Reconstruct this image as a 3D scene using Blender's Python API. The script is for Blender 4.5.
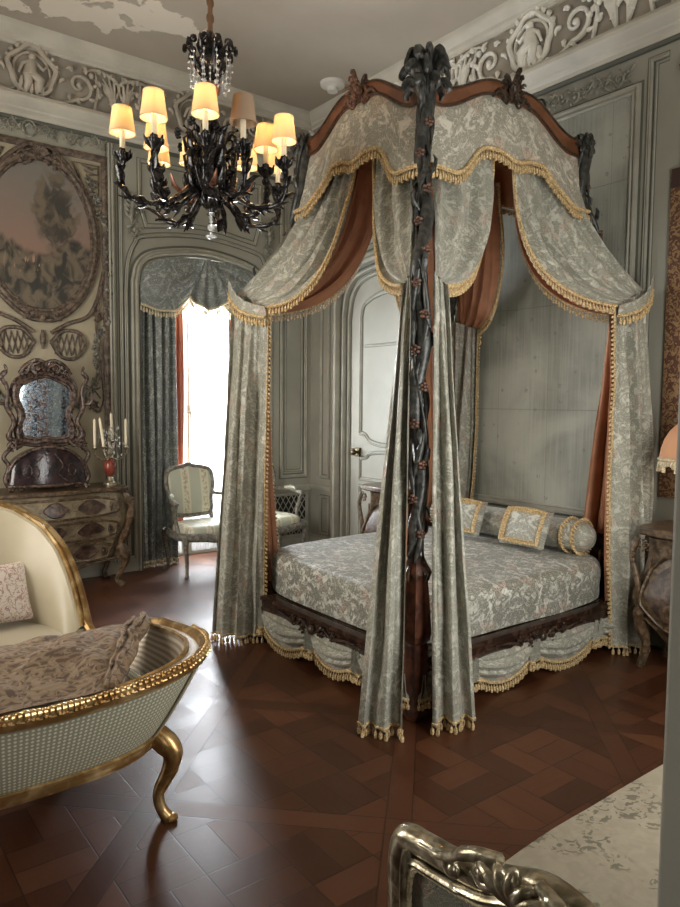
import bpy, math, random
from math import sin, cos, pi, radians, sqrt
from mathutils import Vector, Matrix, noise as mn
R = random.Random(7)
C = bpy.context.scene.collection
SC = bpy.context.scene
for o in list(bpy.data.objects): bpy.data.objects.remove(o)

# ---------------------------------------------------------------- camera, world, lights, exposure
cam = bpy.data.cameras.new('camera'); co = bpy.data.objects.new('camera', cam); C.objects.link(co)
cam.sensor_fit = 'VERTICAL'; cam.sensor_height = 36; cam.lens = 705.42/907*36; cam.clip_start = .02
rt = Vector((0.79378911, -0.6081365, 0.00829701)); up = Vector((0.03709247, 0.06202376, 0.99738518)); fw = Vector((0.60706095, 0.79140574, -0.07179107))
m = Matrix.Identity(4)
for i in range(3): m[i][0], m[i][1], m[i][2] = rt[i], up[i], -fw[i]
m[2][3] = 1.6
co.matrix_world = m
SC.camera = co
SC.view_settings.view_transform = 'Standard'; SC.view_settings.look = 'None'
SC.view_settings.gamma = 1; SC.view_settings.use_curve_mapping = False
SC.view_settings.exposure = 0.46
w = bpy.data.worlds.new('sky'); SC.world = w; w.use_nodes = True
bg = w.node_tree.nodes['Background']; bg.inputs[0].default_value = (.86, .93, 1, 1); bg.inputs[1].default_value = 2.2

def area(name, loc, rot, sx, sy, power, col):
    l = bpy.data.lights.new(name, 'AREA'); l.shape = 'RECTANGLE'; l.size = sx; l.size_y = sy; l.energy = power; l.color = col
    o = bpy.data.objects.new(name, l); C.objects.link(o); o.location = loc; o.rotation_euler = rot
    return o
# daylight entering by the window in the picture (from outside its panes) and by the near window out of view, then two added fills
area('daylight_window', (3.2, 6.98, 1.75), (radians(-90), 0, 0), 1.15, 2.2, 420, (.90, .95, 1))
area('daylight_near_window', (2.45, .26, 1.75), (radians(90), 0, 0), 1.15, 2.4, 48, (1, .975, .91))
area('side_fill', (-1.14, 4.0, 1.9), (0, radians(-90), 0), 2.4, 1.2, 78, (1, .93, .82))  # added fill, set at an assumed side window out of view
area('anteroom_fill', (-1.0, -1.6, 2.2), (radians(62), 0, radians(-32)), 1.2, 1.2, 13, (1, .93, .84))  # added fill behind the camera; the anteroom has no window

# ---------------------------------------------------------------- materials
class X:
    """arithmetic on shader sockets"""
    def __init__(s, nt, v): s.nt = nt; s.v = v
    def _m(s, op, b=None, c=None):
        n = s.nt.nodes.new('ShaderNodeMath'); n.operation = op
        for i, q in enumerate((s, b, c)):
            if q is None: continue
            q = q.v if isinstance(q, X) else q
            if isinstance(q, (int, float)): n.inputs[i].default_value = q
            else: s.nt.links.new(q, n.inputs[i])
        return X(s.nt, n.outputs[0])
    def __add__(s, b): return s._m('ADD', b)
    def __sub__(s, b): return s._m('SUBTRACT', b)
    def __mul__(s, b): return s._m('MULTIPLY', b)
    def __truediv__(s, b): return s._m('DIVIDE', b)
    def floor(s): return s._m('FLOOR')
    def fract(s): return s._m('FRACT')
    def abs(s): return s._m('ABSOLUTE')
    def mod(s, b): return s._m('FLOORED_MODULO', b)
    def gt(s, b): return s._m('GREATER_THAN', b)
    def lt(s, b): return s._m('LESS_THAN', b)
    def mx(s, b): return s._m('MAXIMUM', b)
    def mi(s, b): return s._m('MINIMUM', b)
    def pp(s, b): return s._m('PINGPONG', b)
    def sin(s): return s._m('SINE')
    def ss(s, a, b):
        n = s.nt.nodes.new('ShaderNodeMapRange'); n.interpolation_type = 'SMOOTHSTEP'
        s.nt.links.new(s.v, n.inputs[0]); n.inputs[1].default_value = a; n.inputs[2].default_value = b
        return X(s.nt, n.outputs[0])

class MT:
    def __init__(s, name, col=(.5, .5, .5), rough=.6, metal=0, **kw):
        s.m = bpy.data.materials.new(name); s.m.use_nodes = True; s.nt = s.m.node_tree
        s.b = s.nt.nodes['Principled BSDF']; s.out = s.nt.nodes['Material Output']
        s.b.inputs['Base Color'].default_value = (*col, 1); s.b.inputs['Roughness'].default_value = rough; s.b.inputs['Metallic'].default_value = metal
        for k, v in kw.items(): s.b.inputs[k.replace('_', ' ')].default_value = v
    def n(s, t): return s.nt.nodes.new(t)
    def l(s, a, b): s.nt.links.new(a.v if isinstance(a, X) else a, b)
    def uv(s):
        n = s.n('ShaderNodeUVMap'); q = s.n('ShaderNodeSeparateXYZ'); s.l(n.outputs[0], q.inputs[0])
        return X(s.nt, q.outputs[0]), X(s.nt, q.outputs[1])
    def obj(s):
        n = s.n('ShaderNodeNewGeometry'); q = s.n('ShaderNodeSeparateXYZ'); s.l(n.outputs['Position'], q.inputs[0])
        return [X(s.nt, q.outputs[i]) for i in range(3)]
    def vec(s, a, b, c=0):
        n = s.n('ShaderNodeCombineXYZ')
        for i, q in enumerate((a, b, c)):
            if isinstance(q, X): s.l(q, n.inputs[i])
            else: n.inputs[i].default_value = q
        return n.outputs[0]
    def pos(s): return s.n('ShaderNodeNewGeometry').outputs['Position']
    def noise(s, v, sc, det=2, dist=0, rough=.5):
        n = s.n('ShaderNodeTexNoise'); n.inputs['Scale'].default_value = sc; n.inputs['Detail'].default_value = det
        n.inputs['Distortion'].default_value = dist; n.inputs['Roughness'].default_value = rough
        s.l(v, n.inputs['Vector']); return X(s.nt, n.outputs[0])
    def vor(s, v, sc, out=0, feat='F1'):
        n = s.n('ShaderNodeTexVoronoi'); n.feature = feat; n.inputs['Scale'].default_value = sc; s.l(v, n.inputs['Vector'])
        return X(s.nt, n.outputs[out])
    def white(s, v):
        n = s.n('ShaderNodeTexWhiteNoise'); s.l(v, n.inputs['Vector']); return X(s.nt, n.outputs[0])
    def mix(s, f, a, b):
        n = s.n('ShaderNodeMix'); n.data_type = 'RGBA'
        if isinstance(f, X): s.l(f, n.inputs[0])
        else: n.inputs[0].default_value = f
        for k, q in ((6, a), (7, b)):
            if isinstance(q, tuple): n.inputs[k].default_value = (*q, 1)
            else: s.l(q, n.inputs[k])
        return n.outputs[2]
    def col(s, c): s.l(c, s.b.inputs['Base Color']); return s
    def rough(s, c): s.l(c, s.b.inputs['Roughness']); return s
    def bump(s, h, st=.3, d=.01):
        n = s.n('ShaderNodeBump'); n.inputs['Strength'].default_value = st; n.inputs['Distance'].default_value = d
        s.l(h, n.inputs['Height']); s.l(n.outputs[0], s.b.inputs['Normal']); return s

def carved(name, dark, light, rough=.35, metal=0, sc=30, bump=.4, **kw):
    t = MT(name, dark, rough, metal, **kw); p = t.pos()
    a = t.noise(p, sc, 3, .6)
    t.col(t.mix(a.ss(.36, .68), dark, light)); t.bump(t.noise(p, sc*1.6, 2, 1.), bump, .006)
    return t.m

def damask(name, ground, leaf, pink, scale=1., sheen=.25, rough=.45, pinkamt=1.):
    t = MT(name, ground, rough); u, v = t.uv()
    u = u*scale*1.25; v = v*scale*1.25
    k = (u/.44).floor()
    uu = u.pp(.22); vv = (v + k*.27).mod(.54)
    cv = t.vec(uu, vv, 0)
    w = t.noise(cv, 13, 3, 1.6)
    w2 = t.noise(t.vec(u, v, .3), 34, 2, .8)
    mask = w.ss(.50, .56)*(w2.ss(.36, .54)*.75+.25)
    thin = (t.noise(cv, 17, 1, 2.2)-.5).abs().ss(.03, .012)
    mask = mask.mx(thin*.8)
    pk = t.noise(t.vec(uu, vv, 3.1), 6, 1, .5).ss(.60, .66)*w.ss(.44, .50)*pinkamt*.7
    lowf = t.noise(t.vec(u, v, 5), 1.7, 2, .2).ss(.25, .7)
    mask = mask*(lowf*.5+.42)
    c = t.mix(mask, ground, leaf); c = t.mix(pk, c, pink)
    wear = t.noise(t.vec(u, v, 1), 2.2, 3, .3).ss(.3, .75)
    c2 = t.mix(wear*.35, c, tuple(min(1, x*1.25+.03) for x in ground))
    t.col(c2); t.rough(mask*(-.14)+(rough+.05))
    t.b.inputs['Sheen Weight'].default_value = sheen; t.b.inputs['Sheen Roughness'].default_value = .4
    t.bump(mask + t.noise(t.vec(u, v, 0), 300, 1)*.2 + t.noise(t.vec(u, v, 0), 9, 3, .4)*1.6, .5, .007)
    return t.m

def flat(name, col, rough=.6, metal=0, nscale=0, amt=.15, bump=0, **kw):
    t = MT(name, col, rough, metal, **kw)
    if nscale:
        a = t.noise(t.pos(), nscale, 4, .3)
        t.col(t.mix(a.ss(.3, .7), tuple(x*(1-amt) for x in col), tuple(min(1, x*(1+amt)) for x in col)))
        if bump: t.bump(a, bump, .004)
    return t.m

WALLC = (.292, .285, .235)
m_wall = flat('wall paint', WALLC, .55, 0, 1.6, .10)
m_mould = flat('moulding paint', (.345, .333, .275), .5, 0, 5, .12)
m_line = flat('painted groove', (.10, .105, .085), .6)
m_carve = carved('carved wall ornament', (.17, .165, .13), (.36, .35, .29), .5, 0, 25, .3)
m_cornice = flat('cornice plaster', (.50, .475, .41), .6, 0, 3, .10)
m_frground = flat('frieze ground', (.30, .27, .225), .7, 0, 3, .16)
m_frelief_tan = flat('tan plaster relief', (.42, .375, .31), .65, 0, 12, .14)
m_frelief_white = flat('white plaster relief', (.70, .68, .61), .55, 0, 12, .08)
m_brownwood = carved('red brown walnut', (.115, .045, .021), (.19, .08, .04), .32, 0, 7, .08)
m_darkwood = carved('dark carved walnut', (.022, .015, .011), (.075, .045, .028), .3, 0, 30, .5)
m_post = carved('blackened post', (.018, .019, .018), (.07, .07, .062), .34, 0, 26, .5)
m_flower = carved('faded red carved flower', (.055, .03, .02), (.20, .095, .062), .5, 0, 60, .4)
m_railwood = carved('dark bed rail', (.020, .010, .007), (.055, .028, .018), .26, 0, 18, .2)
m_gold = carved('worn gilding', (.36, .21, .075), (.72, .52, .26), .30, .8, 14, .10)
m_silvergilt = carved('silvered gilding', (.20, .17, .11), (.62, .56, .43), .28, .8, 26, .25)
m_damask = damask('sage damask', (.262, .258, .208), (.62, .61, .525), (.50, .33, .26), .95)
m_valance = damask('valance damask', (.30, .285, .225), (.74, .70, .60), (.58, .38, .28), .72)
m_spread = damask('bedspread damask', (.205, .205, .165), (.86, .85, .77), (.55, .36, .29), 1.0, .15)
m_winfab = damask('blue green window damask', (.17, .185, .175), (.50, .52, .49), (.22, .22, .2), 1.1, .1, .5, .2)
m_salmon = flat('salmon lining', (.37, .17, .09), .75, 0, 9, .12, .1)
m_salmon2 = flat('terracotta lining', (.50, .16, .09), .75, 0, 9, .12, .1)
m_fringe = carved('gold fringe', (.34, .22, .085), (.78, .60, .34), .7, 0, 120, .1)
m_creamfringe = carved('cream fringe', (.42, .34, .2), (.75, .66, .46), .7, 0, 120, .1)
m_black = carved('black bronze', (.006, .006, .007), (.035, .03, .028), .16, .35, 30, .3)
m_copper = carved('copper leaf', (.12, .045, .025), (.30, .14, .09), .3, .5, 40, .3)
m_wax = flat('cream candle', (.78, .70, .52), .5, Subsurface_Weight=.1) if False else flat('cream candle', (.78, .70, .52), .5)
m_glassy = MT('crystal', (.9, .92, .93), .05, 0, Transmission_Weight=.6, IOR=1.6).m
m_mirror = None
t = MT('old mirror glass', (.5, .56, .6), .08, 1.); p = t.pos()
f = t.noise(p, 70, 3, 1.2).ss(.46, .62)
t.col(t.mix(f, (.36, .41, .44), (.07, .09, .11))); t.rough(f*.3+.03); m_mirror = t.m
t = MT('pane glass', (1, 1, 1), .02); g = t.n('ShaderNodeBsdfTransparent'); gl = t.n('ShaderNodeBsdfGlossy'); gl.inputs['Roughness'].default_value = .03
mx = t.n('ShaderNodeMixShader'); mx.inputs[0].default_value = .06; t.l(g.outputs[0], mx.inputs[1]); t.l(gl.outputs[0], mx.inputs[2]); t.l(mx.outputs[0], t.out.inputs[0]); m_pane = t.m
# sheer curtain
t = MT('white voile'); a = t.n('ShaderNodeBsdfTransparent'); b = t.n('ShaderNodeBsdfTranslucent'); d = t.n('ShaderNodeBsdfDiffuse')
b.inputs[0].default_value = (.95, .96, .97, 1); d.inputs[0].default_value = (.9, .9, .9, 1)
m1 = t.n('ShaderNodeMixShader'); m1.inputs[0].default_value = .3; t.l(b.outputs[0], m1.inputs[1]); t.l(d.outputs[0], m1.inputs[2])
m2 = t.n('ShaderNodeMixShader'); m2.inputs[0].default_value = .42; t.l(a.outputs[0], m2.inputs[1]); t.l(m1.outputs[0], m2.inputs[2]); t.l(m2.outputs[0], t.out.inputs[0]); m_voile = t.m
# lamp shade cloth: translucent over its own bulb
def shade_mat(name, col, emit):
    t = MT(name, col, .8); tr = t.n('ShaderNodeBsdfTranslucent'); tr.inputs[0].default_value = (*col, 1)
    mx = t.n('ShaderNodeMixShader'); mx.inputs[0].default_value = .5; t.l(t.b.outputs[0], mx.inputs[1]); t.l(tr.outputs[0], mx.inputs[2]); t.l(mx.outputs[0], t.out.inputs[0])
    if emit:
        t.b.inputs['Emission Color'].default_value = (1, .74, .44, 1); t.b.inputs['Emission Strength'].default_value = emit
    return t.m
m_shade = shade_mat('pleated cream shade', (.74, .62, .43), .07)
m_shade_off = shade_mat('unlit cream shade', (.62, .47, .33), 0)
m_shade_peach = shade_mat('peach silk shade', (.70, .47, .29), .02)
t = MT('glowing bulb', (1, .9, .7), .5); t.b.inputs['Emission Color'].default_value = (1, .72, .36, 1); t.b.inputs['Emission Strength'].default_value = 14; m_bulb = t.m

# ceiling with peeled patches
t = MT('ceiling paint', (.42, .39, .34), .8); x, y, z = t.obj(); pv = t.pos()
dx = (x-1.75)/1.0; dy = (y-5.45)/.62
d1 = (dx*dx+dy*dy)
dx2 = (x-.4)/1.2; dy2 = (y-5.2)/.8; d2 = dx2*dx2+dy2*dy2
dd = d1.mi(d2)
f = (t.noise(pv, 2.4, 5, .4)*1.0-dd*.13).ss(.40, .42)
f2 = (t.noise(pv, 3.1, 4, .3)).ss(.72, .73)
f = f*(t.noise(pv, 5, 4, .5)).ss(.36, .39)
base = t.mix(t.noise(pv, .9, 4, .2).ss(.35, .7), (.40, .355, .295), (.47, .43, .36))
t.col(t.mix(f.mx(f2*0), base, (.74, .69, .60))); t.bump(f, .5, .01); m_ceil = t.m

# parquet of Versailles panels set diagonally
t = MT('oak parquet', (.1, .03, .015), .3); x, y, z = t.obj()
a = (x+y)*.70711; b = (x-y)*.70711
S = .98
fa = ((a-2.52)/S); fb = ((b+.155)/S)
ra = fa.fract()*S; rb = fb.fract()*S
bw = .10
bandA = ra.lt(bw); bandB = rb.lt(bw)
band = bandA.mx(bandB)
ida = t.white(t.vec(fa.floor(), (b/.98).floor(), 3)); idb = t.white(t.vec((a/.98).floor(), fb.floor(), 7))
idband = bandA*ida + (bandA*-1+1)*idb
c = .26; pw = c/2
ix = (x/c).floor(); iy = (y/c).floor(); par = (ix+iy).mod(2)
px = (x/pw); py = (y/pw)
idp = t.white(t.vec(ix, py.floor(), 1))*par + t.white(t.vec(px.floor(), iy, 2))*(par*-1+1)
ed = lambda q: q.pp(.5)        # distance to the nearest integer
e1 = (ed(py)*pw).mi(ed(x/c)*c); e2 = (ed(px)*pw).mi(ed(y/c)*c)
ein = e1*par + e2*(par*-1+1)
eb = ((ra-bw).abs()).mi((rb-bw).abs()).mi(ed(fa)*S).mi(ed(fb)*S)
idv = idband*band + idp*(band*-1+1)
edge = ein.mx(band*1.0).mi(eb)
seam = edge.ss(.0035, .0012)
gv = t.vec(x*(par*-34+36)+ida, y*(par*34+2), 0)
grain = t.noise(gv, 1.2, 4, .3)
ccol = t.mix((idv*.75+grain*.35).ss(.0, 1.), (.047, .0145, .006), (.102, .036, .0145))
ccol = t.mix(seam*.75, ccol, (.012, .006, .004))
wear = t.noise(t.pos(), .8, 4, .4)
t.col(ccol); t.rough(wear*.20+idv*.08+.25); t.b.inputs['Specular IOR Level'].default_value = .55
t.bump(seam*-.6+grain*.12, .22, .002); m_floor = t.m

# silk on the head wall
t = MT('grey green silk panel', (.3, .3, .25), .42); x, y, z = t.obj()
st = t.noise(t.vec(y*30, z*1.2, 0), 1.6, 3, .2)
mot = t.vor(t.vec(y*1., z*1., 0), 8.5, 0).ss(.17, .10)*t.noise(t.vec(y, z, 0), 42, 2, 1).ss(.45, .55)
cl = t.noise(t.vec(y, z, 0), 1.7, 5, .5).ss(.3, .7)
cc = t.mix(cl, (.21, .215, .18), (.38, .38, .32)); cc = t.mix(st.ss(.35, .7)*.35, cc, (.42, .42, .36)); cc = t.mix(mot*.6, cc, (.13, .14, .14))
cr = ((z/.78).pp(.5)*.78).ss(.006, .001); cr2 = ((y/.47).pp(.5)*.47).ss(.005, .001)
cc = t.mix((cr.mx(cr2))*.35, cc, (.12, .12, .1)); t.col(cc)
t.bump(st+t.noise(t.vec(y*2, z*5, 0), 3, 4, .6)*1.2+cr*-.6, .4, .008); m_silk = t.m

# oval landscape
t = MT('oval landscape canvas', (.1, .07, .05), .55); u, v = t.uv()
n1 = t.noise(t.vec(u, v, 0), 3, 5, .6); n2 = t.noise(t.vec(u, v, 4), 9, 5, .8)
sky = t.mix((v+n1*.5).ss(.35, 1.25), (.27, .155, .11), (.19, .17, .145))
land = t.mix(n2.ss(.4, .62), (.03, .028, .022), (.15, .115, .075))
du = (u-.66)/.27; dv = (v-.66)/.30
tree = (n2*1.1+n1*.5-(du*du+dv*dv)*.5).ss(.36, .60)
hor = (v*-1.8+n1*.55+.72+(u-.5).abs()*.35).ss(.22, .34)
cc = t.mix(hor.mx(tree*.92), sky, land)
fg = (t.noise(t.vec(u*2, v, 8), 11, 2, .3)).ss(.62, .66)*((v-.3).abs()).ss(.09, .03)*((u-.37).abs()).ss(.28, .1)
cc = t.mix(fg*.8, cc, (.42, .26, .17)); t.col(cc); m_land = t.m

# diaper weave upholstery
t = MT('cream diaper weave', (.6, .58, .45), .5); u, v = t.uv()
a = (u+v)*62; b = (u-v)*62
dots = ((a*3.14159).sin()*(b*3.14159).sin()).ss(.1, .6)
t.col(t.mix(dots, (.30, .29, .21), (.68, .66, .52))); t.bump(dots, .3, .002); m_diaper = t.m
m_cream = flat('cream satin', (.40, .345, .235), .42, 0, 4, .06, .1, Sheen_Weight=.2)
t = MT('ribbed lining', (.5, .45, .35), .5); u, v = t.uv(); s = (v*260).sin().ss(-.6, .6); t.col(t.mix(s, (.34, .27, .2), (.60, .53, .42))); m_ribbed = t.m
t = MT('crumpled brocade throw', (.2, .16, .12), .78); u, v = t.uv(); cv = t.vec(u, v, 0)
rg = (t.vor(t.vec(u*1., v*1.2, 0), 4.2, 0)*44).sin().ss(-.2, .6); q = t.noise(cv, 20, 3, 1.8).ss(.45, .56)
cc = t.mix(q, (.10, .063, .040), (.26, .195, .13)); cc = t.mix(rg*.65, cc, (.24, .155, .09)); t.col(cc)
t.bump(t.noise(cv, 11, 2, 1.0)+rg*.15, .5, .008); m_throw = t.m
t = MT('cream blossom satin', (.5, .45, .34), .45); u, v = t.uv(); cv = t.vec(u, v, 0)
cl = t.noise(cv, 5.5, 1, .3).ss(.50, .56); lf = t.noise(cv, 42, 1, 1.2).ss(.53, .58)*cl
cc = t.mix(t.noise(cv, 30, 2, 1).ss(.4, .6)*.4, (.27, .235, .175), (.335, .295, .22)); cc = t.mix(lf*.85, cc, (.11, .10, .07)); t.col(cc)
t.bump(t.noise(cv, 5, 4, .5), .4, .02); m_blossom = t.m
t = MT('rose toile cotton', (.6, .52, .46), .7); u, v = t.uv(); cv = t.vec(u, v, 0); q = t.noise(cv, 15, 2, 2.5)
t.col(t.mix((q-.5).abs().ss(.05, .015), (.62, .545, .48), (.36, .22, .18))); m_toile = t.m
t = MT('cream and sage stripe', (.6, .58, .45), .5); u, v = t.uv(); s = (u/.2).pp(.5)
q = t.noise(t.vec(u, v, 0), 40, 2, 1).ss(.45, .6)
cc = t.mix(s.ss(.2, .24), (.60, .57, .44), (.43, .44, .345)); cc = t.mix(q*s.ss(.16, .1), cc, (.38, .32, .22)); t.col(cc); m_stripe = t.m
m_chairwood = carved('grey painted carved wood', (.10, .09, .075), (.24, .225, .185), .42, 0, 30, .25)
# painted commode
t = MT('painted commode', (.12, .1, .07), .38); p = t.pos()
q = t.noise(p, 7, 4, 1).ss(.35, .65); c1 = t.mix(q, (.13, .10, .06), (.235, .19, .12)); fl = t.noise(p, 24, 3, 1.5).ss(.58, .64)
t.col(t.mix(fl*.6, c1, (.045, .035, .028))); m_commode = t.m
m_comdark = carved('umber cartouche', (.03, .018, .014), (.12, .075, .05), .35, 0, 22, .2)
m_comedge = carved('worn brown moulding', (.045, .027, .014), (.155, .10, .055), .35, 0, 30, .3)
m_lacquer = carved('aubergine lacquer', (.012, .008, .010), (.04, .022, .024), .16, 0, 12, .2)
m_lacqedge = carved('worn lacquer frame', (.03, .018, .015), (.15, .095, .07), .24, .1, 36, .4)
m_panelfield = flat('tan painted field', (.36, .31, .215), .6, 0, 3, .10)
m_panelbrown = carved('brown carved relief', (.06, .042, .03), (.18, .13, .095), .5, 0, 28, .3)
m_garland = carved('grey green painted garland', (.07, .075, .065), (.27, .26, .215), .5, 0, 50, .4)
t = MT('woven tapestry border', (.2, .1, .05), .85); x, y, z = t.obj()
q = t.noise(t.vec(y, z, 0), 26, 3, 2).ss(.47, .55); t.col(t.mix(q, (.085, .035, .02), (.25, .15, .07))); m_tap = t.m
m_tapfield = flat('peach wool tapestry ground', (.52, .33, .2), .85, 0, 9, .2)
m_plastic = flat('white plastic', (.75, .74, .7), .4)
m_brass = flat('dark brass', (.09, .07, .04), .3, .9)
m_white = flat('white window paint', (.6, .62, .62), .4)
m_redurn = carved('red lacquer urn', (.16, .03, .02), (.30, .07, .045), .2, 0, 20, .05)
m_jamb = flat('door frame paint', (.36, .35, .30), .5, 0, 3, .04)
m_legwood = carved('dark red brown carved leg', (.035, .014, .009), (.12, .045, .025), .3, 0, 14, .2)
m_grille_shade = flat('painted grille shade', (.012, .012, .012), .9)

# ---------------------------------------------------------------- mesh helpers
V3 = Vector
class MB:
    def __init__(s): s.v = []; s.f = []; s.uv = []
    def add(s, vs, fs, uvs=None):
        o = len(s.v); s.v += [tuple(q) for q in vs]; s.f += [tuple(i+o for i in f) for f in fs]
        s.uv += list(uvs) if uvs else [(q[0]+q[1], q[2]) for q in vs]
        return s
    def box(s, x0, x1, y0, y1, z0, z1, M=None):
        vs = [V3((x, y, z)) for z in (z0, z1) for y in (y0, y1) for x in (x0, x1)]
        if M: vs = [M @ q for q in vs]
        return s.add(vs, [(0, 2, 3, 1), (4, 5, 7, 6), (0, 1, 5, 4), (2, 6, 7, 3), (0, 4, 6, 2), (1, 3, 7, 5)])
    def grid(s, fn, nu, nv, cu=False, uvs=None, cap=False):
        """fn(u,v) -> point; u around/along, v across; cu closes u"""
        NU = nu if cu else nu+1
        vs = [V3(fn(i/nu, j/nv)) for j in range(nv+1) for i in range(NU)]
        uu = [(uvs(i/nu, j/nv) if uvs else (0, 0)) for j in range(nv+1) for i in range(NU)]
        if not uvs:                                      # arc length in metres
            L = 0; row = [0]
            jm = nv//2
            for i in range(1, NU): L += (vs[jm*NU+i]-vs[jm*NU+i-1]).length; row.append(L)
            H = 0; cl = [0]; im = NU//2
            for j in range(1, nv+1): H += (vs[j*NU+im]-vs[(j-1)*NU+im]).length; cl.append(H)
            uu = [(row[i], cl[j]) for j in range(nv+1) for i in range(NU)]
        fs = []
        for j in range(nv):
            for i in range(nu):
                i2 = (i+1) % NU
                fs.append((j*NU+i, j*NU+i2, (j+1)*NU+i2, (j+1)*NU+i))
        if cap and cu:
            fs.append(tuple(range(NU-1, -1, -1))); fs.append(tuple(nv*NU+i for i in range(NU)))
        return s.add(vs, fs, uu)
    def tube(s, pts, r, seg=8, closed=False, flat=1., nrm=None):
        """swept tube; r number or list; flat<1 squashes along the frame normal; nrm: fixed normal direction"""
        pts = [V3(p) for p in pts]; n = len(pts)
        rs = [r]*n if isinstance(r, (int, float)) else list(r)
        T = []
        for i in range(n):
            a = pts[(i-1) % n] if (closed or i) else pts[0]; b = pts[(i+1) % n] if (closed or i < n-1) else pts[-1]
            d = b-a; T.append(d.normalized() if d.length > 1e-9 else V3((0, 0, 1)))
        N = V3(nrm) if nrm else (V3((0, 0, 1)) if abs(T[0].z) < .9 else V3((1, 0, 0)))
        vs = []
        for i in range(n):
            if nrm: N = V3(nrm)
            N = N-T[i]*N.dot(T[i])
            N = N.normalized() if N.length > 1e-6 else T[i].orthogonal().normalized()
            B = T[i].cross(N)
            for k in range(seg):
                a = 2*pi*k/seg; vs.append(pts[i]+N*(cos(a)*rs[i]*flat)+B*(sin(a)*rs[i]))
        fs = []
        for i in range(n if closed else n-1):
            j = (i+1) % n
            for k in range(seg): k2 = (k+1) % seg; fs.append((i*seg+k, j*seg+k, j*seg+k2, i*seg+k2)[::-1])
        if not closed: fs.append(tuple(range(seg))); fs.append(tuple((n-1)*seg+k for k in range(seg-1, -1, -1)))
        L = 0; uv = []
        for i in range(n):
            if i: L += (pts[i]-pts[i-1]).length
            uv += [(L, k/seg*2*pi*max(rs[i], .001)) for k in range(seg)]
        return s.add(vs, fs, uv)
    def lathe(s, prof, c=(0, 0, 0), seg=20, M=None, sx=1, sy=1):
        c = V3(c)
        fn = lambda u, v: None
        vs = []
        for r, z in prof:
            for k in range(seg):
                a = 2*pi*k/seg; q = V3((cos(a)*r*sx, sin(a)*r*sy, z)); vs.append((M @ q if M else q)+c)
        fs = []
        for j in range(len(prof)-1):
            for k in range(seg): k2 = (k+1) % seg; fs.append((j*seg+k, j*seg+k2, (j+1)*seg+k2, (j+1)*seg+k))
        fs.append(tuple(range(seg-1, -1, -1))); fs.append(tuple((len(prof)-1)*seg+k for k in range(seg)))
        return s.add(vs, fs, [(k/seg*.6, z) for r, z in prof for k in range(seg)])
    def ell(s, c, r, seg=10, rings=6, M=None):
        if isinstance(r, (int, float)): r = (r, r, r)
        c = V3(c); vs = []
        for j in range(rings+1):
            b = -pi/2+pi*(.02+.96*j/rings)
            for k in range(seg):
                a = 2*pi*k/seg; q = V3((cos(a)*cos(b)*r[0], sin(a)*cos(b)*r[1], sin(b)*r[2])); vs.append((M @ q if M else q)+c)
        fs = [(j*seg+k, j*seg+(k+1) % seg, (j+1)*seg+(k+1) % seg, (j+1)*seg+k) for j in range(rings) for k in range(seg)]
        fs.append(tuple(range(seg-1, -1, -1))); fs.append(tuple(rings*seg+k for k in range(seg)))
        return s.add(vs, fs)
    def prism(s, pts, vec):
        pts = [V3(p) for p in pts]; vec = V3(vec); n = len(pts)
        return s.add(pts+[p+vec for p in pts], [tuple(range(n-1, -1, -1)), tuple(range(n, 2*n))]+[(i, (i+1) % n, n+(i+1) % n, n+i) for i in range(n)])
    def sweep(s, path, nrm, prof, closed=False):
        """profile [(side, out)] along a planar path; side = T x nrm, out = nrm; mitred"""
        path = [V3(p) for p in path]; nrm = V3(nrm); n = len(path); vs = []
        for i in range(n):
            a = path[i]-path[i-1] if (i or closed) else path[1]-path[0]
            b = path[(i+1) % n]-path[i] if (i < n-1 or closed) else a
            a = a.normalized(); b = b.normalized(); sa = a.cross(nrm); sb = b.cross(nrm); sd = (sa+sb)
            sd = sd.normalized() if sd.length > 1e-6 else sa
            k = 1/max(.3, sd.dot(sa))
            for p, q in prof: vs.append(path[i]+sd*(p*k)+nrm*q)
        P = len(prof); fs = []
        for i in range(n if closed else n-1):
            j = (i+1) % n
            for k in range(P-1): fs.append((i*P+k, i*P+k+1, j*P+k+1, j*P+k))
        if not closed: fs.append(tuple(range(P))); fs.append(tuple((n-1)*P+k for k in range(P-1, -1, -1)))
        return s.add(vs, fs)
    def build(s, name, mat, parent=None, smooth=True, bevel=0, sub=0, kind=None, angle=40, origin=None):
        me = bpy.data.meshes.new(name)
        vs = s.v
        if origin is not None: vs = [(a-origin[0], b-origin[1], c-origin[2]) for a, b, c in vs]
        elif parent is not None:
            L = getattr(parent, 'location'); P = parent
            ox = V3(L)
            while P.parent: P = P.parent; ox += P.location
            vs = [(a-ox.x, b-ox.y, c-ox.z) for a, b, c in vs]
        me.from_pydata(vs, [], s.f); me.update()
        uvl = me.uv_layers.new(name='UVMap')
        idx = [0]*len(me.loops); me.loops.foreach_get('vertex_index', idx)
        fl = [0.]*(2*len(idx))
        for i, k in enumerate(idx): fl[2*i], fl[2*i+1] = s.uv[k]
        uvl.data.foreach_set('uv', fl)
        import bmesh
        bm = bmesh.new(); bm.from_mesh(me); bmesh.ops.recalc_face_normals(bm, faces=bm.faces); bm.to_mesh(me); bm.free()
        if smooth:
            for p in me.polygons: p.use_smooth = True
            me.set_sharp_from_angle(angle=radians(angle))
        me.materials.append(mat)
        o = bpy.data.objects.new(name, me); C.objects.link(o)
        if origin is not None: o.location = origin
        if parent is not None: o.parent = parent
        if kind: o['kind'] = kind
        if bevel:
            b = o.modifiers.new('b', 'BEVEL'); b.width = bevel; b.segments = 2; b.limit_method = 'ANGLE'; b.angle_limit = radians(50)
        if sub:
            b = o.modifiers.new('s', 'SUBSURF'); b.levels = sub; b.render_levels = sub
        return o

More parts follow.
